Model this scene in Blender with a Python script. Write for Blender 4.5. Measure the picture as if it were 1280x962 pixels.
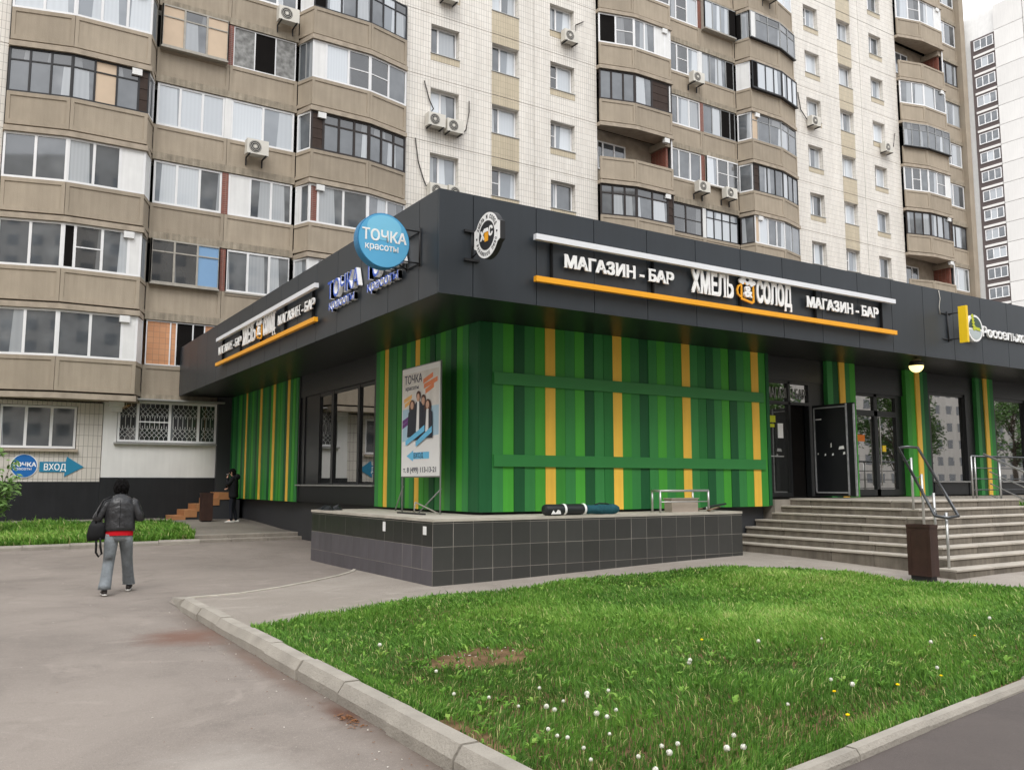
import bpy, bmesh, math, random
import numpy as np
from mathutils import Vector, Matrix
R = math.radians
random.seed(7); rng = np.random.default_rng(7)
S = bpy.context.scene
COL = S.collection
for o in list(bpy.data.objects): bpy.data.objects.remove(o)

# ---------------------------------------------------------------- camera
cd = bpy.data.cameras.new('camera'); cam = bpy.data.objects.new('camera', cd); COL.objects.link(cam)
cd.sensor_fit = 'HORIZONTAL'; cd.sensor_width = 36.0; cd.lens = 1079/1280*36
cd.clip_start = 0.1; cd.clip_end = 3000
CAM = Vector((-8.048, -13.842, 1.70))
cam.location = CAM; cam.rotation_euler = (R(90)+math.atan(121.5/1079), 0, -R(32.3))
S.camera = cam
# ---------------------------------------------------------------- sky, sun, exposure (overcast day)
SUN_EL, SUN_AZ = R(52), R(215)
w = bpy.data.worlds.new('World'); S.world = w; w.use_nodes = True
nt = w.node_tree; nt.nodes.clear()
sky = nt.nodes.new('ShaderNodeTexSky'); sky.sky_type = 'NISHITA'; sky.sun_disc = False
sky.sun_elevation = SUN_EL; sky.sun_rotation = SUN_AZ; sky.dust_density = 6.0; sky.air_density = 1.0
hs = nt.nodes.new('ShaderNodeHueSaturation'); hs.inputs['Saturation'].default_value = 0.12
nt.links.new(sky.outputs[0], hs.inputs['Color'])
mx = nt.nodes.new('ShaderNodeMix'); mx.data_type = 'RGBA'; mx.inputs[0].default_value = 0.75
nt.links.new(hs.outputs[0], mx.inputs[6]); mx.inputs[7].default_value = (9.3, 9.5, 9.9, 1)
bg = nt.nodes.new('ShaderNodeBackground'); bg.inputs[1].default_value = 0.12
nt.links.new(mx.outputs[2], bg.inputs[0])
wo = nt.nodes.new('ShaderNodeOutputWorld'); nt.links.new(bg.outputs[0], wo.inputs[0])
sd = bpy.data.lights.new('sun', 'SUN'); sd.energy = 0.7; sd.angle = R(25); sd.color = (1, .97, .93)
sun = bpy.data.objects.new('sun', sd); COL.objects.link(sun)
# sky sun_rotation is measured clockwise from +Y
sdir = Vector((math.sin(SUN_AZ)*math.cos(SUN_EL), math.cos(SUN_AZ)*math.cos(SUN_EL), math.sin(SUN_EL)))
sun.rotation_euler = sdir.to_track_quat('Z', 'Y').to_euler()
S.view_settings.view_transform = 'Standard'; S.view_settings.look = 'None'
S.view_settings.gamma = 1; S.view_settings.use_curve_mapping = False
S.view_settings.exposure = 0.78

# ---------------------------------------------------------------- helpers
def srgb(r, g, b):
    f = lambda c: (c/255/12.92) if c <= 10 else ((c/255+.055)/1.055)**2.4
    return (f(r), f(g), f(b), 1)

class NT:
    def __init__(s, name):
        s.m = bpy.data.materials.new(name); s.m.use_nodes = True; s.t = s.m.node_tree
        s.b = s.t.nodes['Principled BSDF']
    def n(s, typ, **k):
        x = s.t.nodes.new(typ)
        for a, v in k.items(): setattr(x, a, v)
        return x
    def l(s, a, b): s.t.links.new(a, b)

def mat(name, col, rough=.6, spec=.4, var=.12, scale=3., bump=0., bscale=40., metal=0., streak=0., objvar=0., emit=None):
    """plain surface with mottled colour, optional vertical streaks and fine relief"""
    M = NT(name); b = M.b
    b.inputs['Roughness'].default_value = rough; b.inputs['Metallic'].default_value = metal
    b.inputs['Specular IOR Level'].default_value = spec
    tc = M.n('ShaderNodeTexCoord')
    no = M.n('ShaderNodeTexNoise'); no.inputs['Scale'].default_value = scale; no.inputs['Detail'].default_value = 6
    M.l(tc.outputs['Object'], no.inputs['Vector'])
    mr = M.n('ShaderNodeMapRange'); mr.inputs[1].default_value = .25; mr.inputs[2].default_value = .75
    mr.inputs[3].default_value = 1-var; mr.inputs[4].default_value = 1+var
    M.l(no.outputs['Fac'], mr.inputs[0]); val = mr.outputs[0]
    if streak:
        mp = M.n('ShaderNodeMapping'); mp.inputs['Scale'].default_value = (5, 5, .35); M.l(tc.outputs['Object'], mp.inputs[0])
        n2 = M.n('ShaderNodeTexNoise'); n2.inputs['Scale'].default_value = 1.6; n2.inputs['Detail'].default_value = 5
        M.l(mp.outputs[0], n2.inputs['Vector'])
        m2 = M.n('ShaderNodeMapRange'); m2.inputs[1].default_value = .3; m2.inputs[2].default_value = .7
        m2.inputs[3].default_value = 1-streak; m2.inputs[4].default_value = 1+streak*.5; M.l(n2.outputs['Fac'], m2.inputs[0])
        mm = M.n('ShaderNodeMath', operation='MULTIPLY'); M.l(val, mm.inputs[0]); M.l(m2.outputs[0], mm.inputs[1]); val = mm.outputs[0]
    if objvar:
        oi = M.n('ShaderNodeObjectInfo'); m3 = M.n('ShaderNodeMapRange'); m3.inputs[3].default_value = 1-objvar; m3.inputs[4].default_value = 1+objvar
        M.l(oi.outputs['Random'], m3.inputs[0])
        mm = M.n('ShaderNodeMath', operation='MULTIPLY'); M.l(val, mm.inputs[0]); M.l(m3.outputs[0], mm.inputs[1]); val = mm.outputs[0]
    vm = M.n('ShaderNodeVectorMath', operation='SCALE'); vm.inputs[0].default_value = col[:3]; M.l(val, vm.inputs['Scale'])
    M.l(vm.outputs[0], b.inputs['Base Color'])
    if bump:
        n3 = M.n('ShaderNodeTexNoise'); n3.inputs['Scale'].default_value = bscale; n3.inputs['Detail'].default_value = 4
        M.l(tc.outputs['Object'], n3.inputs['Vector'])
        bp = M.n('ShaderNodeBump'); bp.inputs['Strength'].default_value = bump; bp.inputs['Distance'].default_value = .02
        M.l(n3.outputs['Fac'], bp.inputs['Height']); M.l(bp.outputs[0], b.inputs['Normal'])
    if emit:
        b.inputs['Emission Color'].default_value = emit[0]; b.inputs['Emission Strength'].default_value = emit[1]
    return M.m

def tile_mat(name, col, col2, groutcol, tw, th, streak=.12):
    """small glazed facade tiles too fine to pick apart"""
    M = NT(name); b = M.b; b.inputs['Roughness'].default_value = .45
    tc = M.n('ShaderNodeTexCoord'); sx = M.n('ShaderNodeSeparateXYZ'); M.l(tc.outputs['Object'], sx.inputs[0])
    ad = M.n('ShaderNodeMath', operation='ADD'); M.l(sx.outputs[0], ad.inputs[0]); M.l(sx.outputs[1], ad.inputs[1])
    cb = M.n('ShaderNodeCombineXYZ'); M.l(ad.outputs[0], cb.inputs[0]); M.l(sx.outputs[2], cb.inputs[1])
    br = M.n('ShaderNodeTexBrick'); br.offset = 0; br.inputs['Scale'].default_value = 1
    br.inputs['Brick Width'].default_value = tw; br.inputs['Row Height'].default_value = th
    br.inputs['Mortar Size'].default_value = .007; br.inputs['Mortar Smooth'].default_value = .2
    br.inputs['Color1'].default_value = col; br.inputs['Color2'].default_value = col2; br.inputs['Mortar'].default_value = groutcol
    M.l(cb.outputs[0], br.inputs['Vector'])
    mp = M.n('ShaderNodeMapping'); mp.inputs['Scale'].default_value = (1.2, 1.2, .18); M.l(tc.outputs['Object'], mp.inputs[0])
    n2 = M.n('ShaderNodeTexNoise'); n2.inputs['Scale'].default_value = 1.3; n2.inputs['Detail'].default_value = 7; M.l(mp.outputs[0], n2.inputs['Vector'])
    m2 = M.n('ShaderNodeMapRange'); m2.inputs[1].default_value = .3; m2.inputs[2].default_value = .7; m2.inputs[3].default_value = 1-streak; m2.inputs[4].default_value = 1+streak*.4
    M.l(n2.outputs['Fac'], m2.inputs[0])
    vm = M.n('ShaderNodeVectorMath', operation='SCALE'); M.l(br.outputs['Color'], vm.inputs[0]); M.l(m2.outputs[0], vm.inputs['Scale'])
    M.l(vm.outputs[0], b.inputs['Base Color'])
    bp = M.n('ShaderNodeBump'); bp.inputs['Strength'].default_value = .4; bp.inputs['Distance'].default_value = .01; bp.invert = True
    M.l(br.outputs['Fac'], bp.inputs['Height']); M.l(bp.outputs[0], b.inputs['Normal'])
    return M.m

def glass_mat(name, dark, light, spec=1.0, rough=.03, wob=.0, cover=.5):
    """window glass over a dim room: each pane its own tone, some with drawn curtains and sky reflection in the base tone"""
    M = NT(name); b = M.b; b.inputs['Roughness'].default_value = rough; b.inputs['Specular IOR Level'].default_value = spec
    b.inputs['IOR'].default_value = 1.6
    oi = M.n('ShaderNodeObjectInfo'); tc = M.n('ShaderNodeTexCoord')
    def mth(op, a, bb=None, c=None):
        m = M.n('ShaderNodeMath', operation=op)
        for k, x in enumerate((a, bb, c)):
            if x is None: continue
            if isinstance(x, (int, float)): m.inputs[k].default_value = x
            else: M.l(x, m.inputs[k])
        return m.outputs[0]
    R0 = oi.outputs['Random']; R1 = mth('FRACT', mth('MULTIPLY', R0, 17.31)); R2 = mth('FRACT', mth('MULTIPLY', R0, 53.77)); R3 = mth('FRACT', mth('MULTIPLY', R0, 131.9))
    sx = M.n('ShaderNodeSeparateXYZ'); M.l(tc.outputs['Generated'], sx.inputs[0]); so = M.n('ShaderNodeSeparateXYZ'); M.l(tc.outputs['Object'], so.inputs[0])
    u, zz = sx.outputs[0], sx.outputs[2]
    # curtain on one side, on both, all over, or none
    flip = mth('GREATER_THAN', R2, .5); uu = mth('ABSOLUTE', mth('SUBTRACT', flip, u))
    edge = mth('MULTIPLY_ADD', R1, 1.5, cover*2-1.25)
    cur = mth('LESS_THAN', uu, mth('MULTIPLY_ADD', zz, -.08, edge))
    along = mth('ADD', so.outputs[0], so.outputs[1])
    fold = mth('MULTIPLY_ADD', mth('SINE', mth('MULTIPLY', along, mth('MULTIPLY_ADD', R3, 30, 34))),   .05, .93)
    tone = mth('MULTIPLY', mth('MULTIPLY_ADD', R3, .45, .6), fold)
    no = M.n('ShaderNodeTexNoise'); no.inputs['Scale'].default_value = 1.1; no.inputs['Detail'].default_value = 2; M.l(tc.outputs['Object'], no.inputs['Vector'])
    back = mth('MULTIPLY', mth('SUBTRACT', no.outputs['Fac'], .35), mth('MULTIPLY_ADD', R1, .8, .2))
    fac = mth('ADD', mth('MULTIPLY', cur, tone), mth('MULTIPLY', mth('SUBTRACT', 1, cur), back))
    mxx = M.n('ShaderNodeMix', data_type='RGBA', clamp_factor=True); M.l(fac, mxx.inputs[0])
    mxx.inputs[6].default_value = dark; mxx.inputs[7].default_value = light
    M.l(mxx.outputs[2], b.inputs['Base Color'])
    if wob:
        n3 = M.n('ShaderNodeTexNoise'); n3.inputs['Scale'].default_value = 1.5; M.l(tc.outputs['Object'], n3.inputs['Vector'])
        bp = M.n('ShaderNodeBump'); bp.inputs['Strength'].default_value = wob; bp.inputs['Distance'].default_value = .02
        M.l(n3.outputs['Fac'], bp.inputs['Height']); M.l(bp.outputs[0], b.inputs['Normal'])
    return M.m

class MB:
    """collects shapes and links them as one mesh"""
    def __init__(s): s.v = []; s.f = []; s.sm = []
    def add(s, vs, fs, smooth=False):
        n = len(s.v); s.v += [tuple(v) for v in vs]
        for f in fs: s.f.append(tuple(i+n for i in f)); s.sm.append(smooth)
        return s
    def box(s, x0, x1, y0, y1, z0, z1):
        if x0 > x1: x0, x1 = x1, x0
        if y0 > y1: y0, y1 = y1, y0
        if z0 > z1: z0, z1 = z1, z0
        return s.add([(x0,y0,z0),(x1,y0,z0),(x1,y1,z0),(x0,y1,z0),(x0,y0,z1),(x1,y0,z1),(x1,y1,z1),(x0,y1,z1)],
              [(0,3,2,1),(4,5,6,7),(0,1,5,4),(1,2,6,5),(2,3,7,6),(3,0,4,7)])
    def obox(s, p0, p1, s0, s1, d0, d1, z0, z1):
        """box along the plan segment p0-p1: from s0 to s1 metres along, d0..d1 metres outwards (to the right of p0->p1)"""
        dx, dy = p1[0]-p0[0], p1[1]-p0[1]; L = math.hypot(dx, dy); dx /= L; dy /= L; nx, ny = dy, -dx
        P = lambda a, d, z: (p0[0]+dx*a+nx*d, p0[1]+dy*a+ny*d, z)
        return s.add([P(s0,d1,z0),P(s1,d1,z0),P(s1,d0,z0),P(s0,d0,z0),P(s0,d1,z1),P(s1,d1,z1),P(s1,d0,z1),P(s0,d0,z1)],
              [(0,3,2,1),(4,5,6,7),(0,1,5,4),(1,2,6,5),(2,3,7,6),(3,0,4,7)])
    def prism(s, poly, z0, z1):
        """upright prism over a plan polygon (counter-clockwise)"""
        n = len(poly)
        return s.add([(p[0],p[1],z0) for p in poly]+[(p[0],p[1],z1) for p in poly],
              [tuple(range(n-1,-1,-1)), tuple(range(n,2*n))]+[(i,(i+1)%n,(i+1)%n+n,i+n) for i in range(n)])
    def extr(s, poly, O, A, B, N, d, smooth=False):
        """polygon in the plane O + x*A + y*B pushed d along N"""
        O, A, B, N = map(Vector, (O, A, B, N)); n = len(poly)
        q = [O+A*p[0]+B*p[1] for p in poly]
        return s.add([v for v in q]+[v+N*d for v in q],
              [tuple(range(n-1,-1,-1)), tuple(range(n,2*n))]+[(i,(i+1)%n,(i+1)%n+n,i+n) for i in range(n)])
    def tube(s, pts, r, n=8, cap=True):
        return s.loft([(Vector(p), r if isinstance(r, (int, float)) else r[i], None) for i, p in enumerate(pts)], n, cap)
    def loft(s, rings, n=10, cap=True, ref=Vector((0,0,1))):
        """rings = (centre, radius | (rx, ry), reference vector or None)"""
        C = [Vector(q[0]) for q in rings]; base = len(s.v); vs = []
        for i, q in enumerate(rings):
            t = (C[min(i+1, len(C)-1)]-C[max(i-1, 0)]).normalized()
            rv = q[2] if q[2] is not None else ref
            rv = Vector(rv)
            if abs(t.dot(rv.normalized())) > .97: rv = Vector((1,0,0)) if abs(t.x) < .9 else Vector((0,1,0))
            a = (rv-t*rv.dot(t)).normalized(); b2 = t.cross(a)
            rx, ry = q[1] if isinstance(q[1], (tuple, list)) else (q[1], q[1])
            for k in range(n):
                an = 2*math.pi*k/n; vs.append(C[i]+a*math.cos(an)*rx+b2*math.sin(an)*ry)
        fs = []
        for i in range(len(C)-1):
            for k in range(n):
                fs.append((i*n+k, i*n+(k+1)%n, (i+1)*n+(k+1)%n, (i+1)*n+k))
        if cap: fs.append(tuple(range(n-1,-1,-1))); fs.append(tuple((len(C)-1)*n+k for k in range(n)))
        return s.add(vs, fs, True)
    def ball(s, c, r, nu=12, nv=8, z0=-1., z1=1.):
        rx, ry, rz = r if isinstance(r, (tuple, list)) else (r, r, r); vs = []; fs = []
        t0, t1 = math.asin(z0), math.asin(z1)
        for i in range(nv+1):
            t = t0+(t1-t0)*i/nv
            for k in range(nu):
                a = 2*math.pi*k/nu; vs.append((c[0]+rx*math.cos(t)*math.cos(a), c[1]+ry*math.cos(t)*math.sin(a), c[2]+rz*math.sin(t)))
        for i in range(nv):
            for k in range(nu): fs.append((i*nu+k, i*nu+(k+1)%nu, (i+1)*nu+(k+1)%nu, (i+1)*nu+k))
        fs.append(tuple(range(nu-1,-1,-1))); fs.append(tuple(nv*nu+k for k in range(nu)))
        return s.add(vs, fs, True)
    def mesh(s, name, m=None, org=(0,0,0)):
        me = bpy.data.meshes.new(name)
        me.from_pydata([(v[0]-org[0], v[1]-org[1], v[2]-org[2]) for v in s.v], [], s.f)
        me.polygons.foreach_set('use_smooth', s.sm)
        if m: me.materials.append(m)
        return me

def wpos(o):
    p = Vector((0,0,0))
    while o: p += o.location; o = o.parent
    return p
def link(name, me, parent=None, loc=(0,0,0), label=None):
    o = bpy.data.objects.new(name, me); COL.objects.link(o); o.parent = parent; o.location = loc
    if label: o['label'] = label
    return o
def part(parent, name, mb, m, label=None):
    """a part or sub-part: mesh given in world coordinates"""
    return link(name, mb.mesh(name, m, wpos(parent)), parent, (0,0,0), label)
def thing(name, label, cat, loc=(0,0,0), group=None, rz=0):
    o = bpy.data.objects.new(name, None); COL.objects.link(o); o.location = loc; o.rotation_euler = (0,0,rz); o.empty_display_size = .2
    o['label'] = label; o['category'] = cat
    if group: o['group'] = group
    return o
def tagm(o, label, cat, group=None):
    o['label'] = label; o['category'] = cat
    if group: o['group'] = group
    return o
def pempty(parent, name, loc=(0,0,0)):
    o = bpy.data.objects.new(name, None); COL.objects.link(o); o.parent = parent; o.location = Vector(loc)-wpos(parent); o.empty_display_size = .2
    return o
def struct(name, mb, m, kind='structure'):
    o = link(name, mb.mesh(name, m)); o['kind'] = kind; return o
_cache = {}
def piece(parent, name, dims, m, pos, bev=0.):
    """box piece centred at pos (world) that shares mesh data with pieces of the same size and material"""
    k = (name, tuple(round(d, 4) for d in dims), m.name, bev)
    if k not in _cache:
        x, y, z = dims; mb = MB()
        if bev:
            b = bev; mb.v = []; bm = bmesh.new(); bmesh.ops.create_cube(bm, size=1)
            for v in bm.verts: v.co = Vector((v.co.x*x, v.co.y*y, v.co.z*z))
            bmesh.ops.bevel(bm, geom=bm.edges[:], offset=b, segments=1, affect='EDGES')
            me = bpy.data.meshes.new(name); bm.to_mesh(me); bm.free(); me.materials.append(m)
        else:
            mb.box(-x/2, x/2, -y/2, y/2, -z/2, z/2); me = mb.mesh(name, m)
        _cache[k] = me
    return link(name, _cache[k], parent, Vector(pos)-wpos(parent))
def copy_tree(o, parent=None):
    c = o.copy(); COL.objects.link(c); c.parent = parent
    for ch in o.children: copy_tree(ch, c)
    return c

_tx = {}
def glyphs(s, bold=0.):
    """per-character outlines (verts, faces) of size-1 text, laid out in one line"""
    def mk(t):
        if t in _tx: return _tx[t]
        cu = bpy.data.curves.new('t', 'FONT'); cu.body = t; cu.size = 1; cu.extrude = .5; cu.resolution_u = 3; cu.fill_mode = 'BOTH'
        o = bpy.data.objects.new('t', cu); COL.objects.link(o)
        dg = bpy.context.evaluated_depsgraph_get(); me = bpy.data.meshes.new_from_object(o.evaluated_get(dg))
        bm = bmesh.new(); bm.from_mesh(me); bmesh.ops.remove_doubles(bm, verts=bm.verts, dist=1e-5); bm.to_mesh(me); bm.free()
        v = [tuple(x.co) for x in me.vertices]; f = [tuple(p.vertices) for p in me.polygons]
        bpy.data.objects.remove(o); bpy.data.curves.remove(cu); bpy.data.meshes.remove(me)
        _tx[t] = (v, f); return v, f
    out = []
    for i, ch in enumerate(s):
        if ch == ' ': continue
        v, f = mk(ch); full, _ = mk(s[:i+1]); dx = max(p[0] for p in full)-max(p[0] for p in v)
        V, F = [], []
        for q, (ox, oy) in enumerate([(0,0)]+([(-bold,-bold*.6),(bold,-bold*.6),(bold,bold*.6),(-bold,bold*.6)] if bold else [])):
            n = len(V); V += [(x+dx+ox, y+oy, z*(1-.03*q)-.015*q) for x, y, z in v]; F += [tuple(i+n for i in p) for p in f]
        out.append((ch, V, F))
    return out
CAPH = .728
def sign_text(parent, s, O, A, B, width, cap, depth, m, bold=.0, one=False, name='letter', label=None, m2=None):
    """letters from baseline-left O, reading along A, up along B, standing out by depth towards A x B; fitted to width and cap height"""
    O, A, B = Vector(O), Vector(A), Vector(B); N = A.cross(B); G = glyphs(s, bold)
    x0 = min(p[0] for g in G for p in g[1]); x1 = max(p[0] for g in G for p in g[1]); sx = width/(x1-x0); sy = cap/CAPH
    alls = MB()
    for ch, v, f in G:
        mb = alls if one else MB()
        mb.add([O+A*((p[0]-x0)*sx)+B*(p[1]*sy)+N*((p[2]+.5)*depth) for p in v], f)
        if not one:
            o = part(parent, name, mb, m)
            if m2:
                o.data.materials.append(m2)
                for p in o.data.polygons:
                    if p.normal.dot(N) > .9: p.material_index = 1
    if one: return part(parent, name, alls, m, label)

# ---------------------------------------------------------------- materials
M_tile_w = tile_mat('facade tiles ivory', srgb(227,221,211), srgb(234,229,220), srgb(170,165,157), .125, .285)
M_tile_t = tile_mat('facade tiles tan', srgb(194,181,155), srgb(200,187,161), srgb(156,146,126), .125, .285)
M_tile_g = tile_mat('facade tiles ground floor', srgb(208,202,192), srgb(214,208,199), srgb(142,136,128), .14, .36)
M_conc = mat('parapet concrete', srgb(166,154,137), .85, .2, .10, 1.2, .25, 30, streak=.10, objvar=.08)
M_conc_f = mat('parapet concrete field', srgb(156,144,127), .85, .2, .10, 1.2, .25, 30, streak=.16, objvar=.06)
M_conc_r = mat('raw slab concrete', srgb(158,148,132), .9, .15, .22, 4, .5, 25, streak=.25)
M_slab = mat('slab edge', srgb(168,156,140), .85, .2, .2, 3, .3, 30)
M_joint = mat('joint filler', srgb(60,56,52), .9, .1, .2, 5)
M_pvc = mat('white plastic', srgb(232,232,232), .35, .45, .04, 2, objvar=.04)
M_infill = mat('white infill sheet', srgb(228,228,226), .45, .4, .05, 2, streak=.08)
M_kfr = mat('dark brown window wood', srgb(48,42,40), .55, .35, .15, 6)
M_bfr = mat('black window paint', srgb(36,36,38), .5, .4, .1, 6)
M_gfr = mat('grey aluminium frame', srgb(150,152,152), .4, .5, .06, 4)
M_mfr = mat('weathered metal frame', srgb(165,160,150), .5, .4, .15, 8)
M_sid = mat('dark siding', srgb(64,52,46), .7, .25, .15, 4, streak=.1)
M_beige = mat('beige board', srgb(205,184,160), .7, .3, .06, 2)
M_blue = mat('blue board', srgb(128,164,200), .6, .3, .04, 2)
M_peel = mat('peeling grey paint', srgb(140,140,138), .8, .2, .5, 6)
M_orng = tile_mat('orange wall tiles', srgb(196,140,100), srgb(204,150,110), srgb(160,120,95), .2, .2, .1)
M_brick = tile_mat('red brick', srgb(120,62,50), srgb(138,74,58), srgb(150,130,118), .25, .075, .2)
M_gl = glass_mat('apartment glass', srgb(70,75,80), srgb(184,189,193), cover=.36)
M_gd = glass_mat('apartment glass dark', srgb(44,46,48), srgb(120,122,124), cover=.3)
M_glw = glass_mat('apartment glass curtain and sky tone', srgb(120,127,134), srgb(206,212,217), cover=.75)  # pale tone paints reflected sky as well as curtains
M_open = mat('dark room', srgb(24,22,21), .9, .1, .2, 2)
M_white = mat('white wall paint', srgb(226,225,222), .7, .3, .05, 1.5, streak=.05)
M_black = mat('black plinth paint', srgb(36,37,39), .75, .3, .2, 1.3, .2, 20, streak=.15)
M_ac = mat('air conditioner casing', srgb(212,208,198), .5, .4, .06, 3)
M_acd = mat('fan grille', srgb(46,46,46), .6, .3, .1, 8)
M_iron = mat('dark iron', srgb(40,40,42), .55, .4, .1, 8)
M_cable = mat('cable sheath', srgb(70,66,62), .7, .3, .1, 8)
M_roofz = mat('galvanised sheet', srgb(165,165,162), .45, .5, .1, 6, metal=.3)
# shop
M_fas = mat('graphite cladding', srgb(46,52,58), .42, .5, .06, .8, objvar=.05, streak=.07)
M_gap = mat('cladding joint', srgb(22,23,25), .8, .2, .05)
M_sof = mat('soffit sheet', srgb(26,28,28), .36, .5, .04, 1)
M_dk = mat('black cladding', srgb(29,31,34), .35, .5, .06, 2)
M_dkw = mat('dark grey plinth tile', srgb(58,59,62), .55, .4, .06, 1.5)
GREENS = {'d': srgb(30,92,52), 'm': srgb(58,136,70), 'n': srgb(46,124,60), 'b': srgb(76,168,58), 'l': srgb(64,150,58), 'y': srgb(250,200,80)}
M_g = {k: mat('siding '+k, c, .55, .3, .05, 2, objvar=.08, streak=.08) for k, c in GREENS.items()}
M_rail_g = mat('green rail board', srgb(52,132,66), .45, .4, .04, 2)
M_shopgl = glass_mat('shop glass', srgb(22,24,24), srgb(44,46,45), 1.0, .015, .02)
M_shopgl.node_tree.nodes['Principled BSDF'].inputs['IOR'].default_value = 2.7
M_alu = mat('black door frame', srgb(30,32,34), .4, .5, .05, 5)
M_steel = mat('polished steel', srgb(190,190,188), .32, .6, .06, 8, metal=.65)
M_orange = mat('amber sign bar', srgb(255,178,40), .4, .4, .03, 2)
M_wbar = mat('white sign bar', srgb(240,242,246), .4, .4, .02, 2)
M_wlet = mat('white letter acrylic', srgb(252,252,251), .4, .4, .02, 2)
M_blulet = mat('blue letter face', srgb(40,92,205), .35, .5, .04, 3)
M_sky = mat('pale blue sign face', srgb(96,178,222), .3, .5, .04, 1.2)
M_sky2 = mat('light blue print', srgb(130,205,238), .3, .5, .03, 1.5)
M_skyd = mat('sign rim blue', srgb(48,128,175), .4, .4, .05, 2)
M_teal = mat('teal arrow print', srgb(46,132,168), .5, .3, .06, 2)
M_disc = mat('blue disc print', srgb(36,108,180), .5, .3, .12, 3)
M_yel = mat('yellow sign box', srgb(252,212,40), .4, .4, .04, 3)
M_lime = mat('wheat logo yellow green', srgb(196,204,40), .4, .4, .05, 3)
M_deck = mat('concrete deck', srgb(184,178,166), .85, .2, .2, 2.5, .4, 40)
M_pt = mat('dark porcelain tile', srgb(64,64,62), .4, .4, .1, 2.2, objvar=.12, streak=.08)
M_pt2 = mat('purple grey tile', srgb(86,83,88), .4, .4, .1, 2.2, objvar=.12, streak=.08)
M_ptk = mat('black tile', srgb(40,40,40), .3, .4, .06, 1.2, objvar=.05)
M_grout = mat('tile grout', srgb(150,145,138), .9, .2, .4, 1.5)
M_step = mat('step concrete', srgb(150,143,133), .85, .2, .14, 2.2, .35, 45, streak=.1)
M_riser = mat('dirty shaded riser concrete', srgb(124,117,107), .9, .15, .25, 2.6, .4, 40, streak=.3, objvar=.08)  # darker colour holds both riser dirt and the weaker skylight on upright faces
M_tread = mat('worn skylit tread concrete', srgb(178,171,160), .85, .2, .14, 3, .3, 45, objvar=.05)  # lighter colour holds both wear and the skylight on top
M_kerb = mat('kerb concrete', srgb(158,152,142), .9, .2, .18, 3, .5, 50, objvar=.05)
M_rust = mat('brown bin steel', srgb(62,42,36), .5, .4, .22, 5, .1, 30, streak=.15)
M_ostep = mat('orange step tile', srgb(172,122,82), .5, .4, .1, 5, objvar=.06)
M_paper = mat('white paper', srgb(238,238,236), .7, .2, .02)
M_lamp = mat('lamp globe', srgb(250,240,190), .3, .4, .02, emit=((1,.80,.30,1), 1.3))
print('materials')

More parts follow.
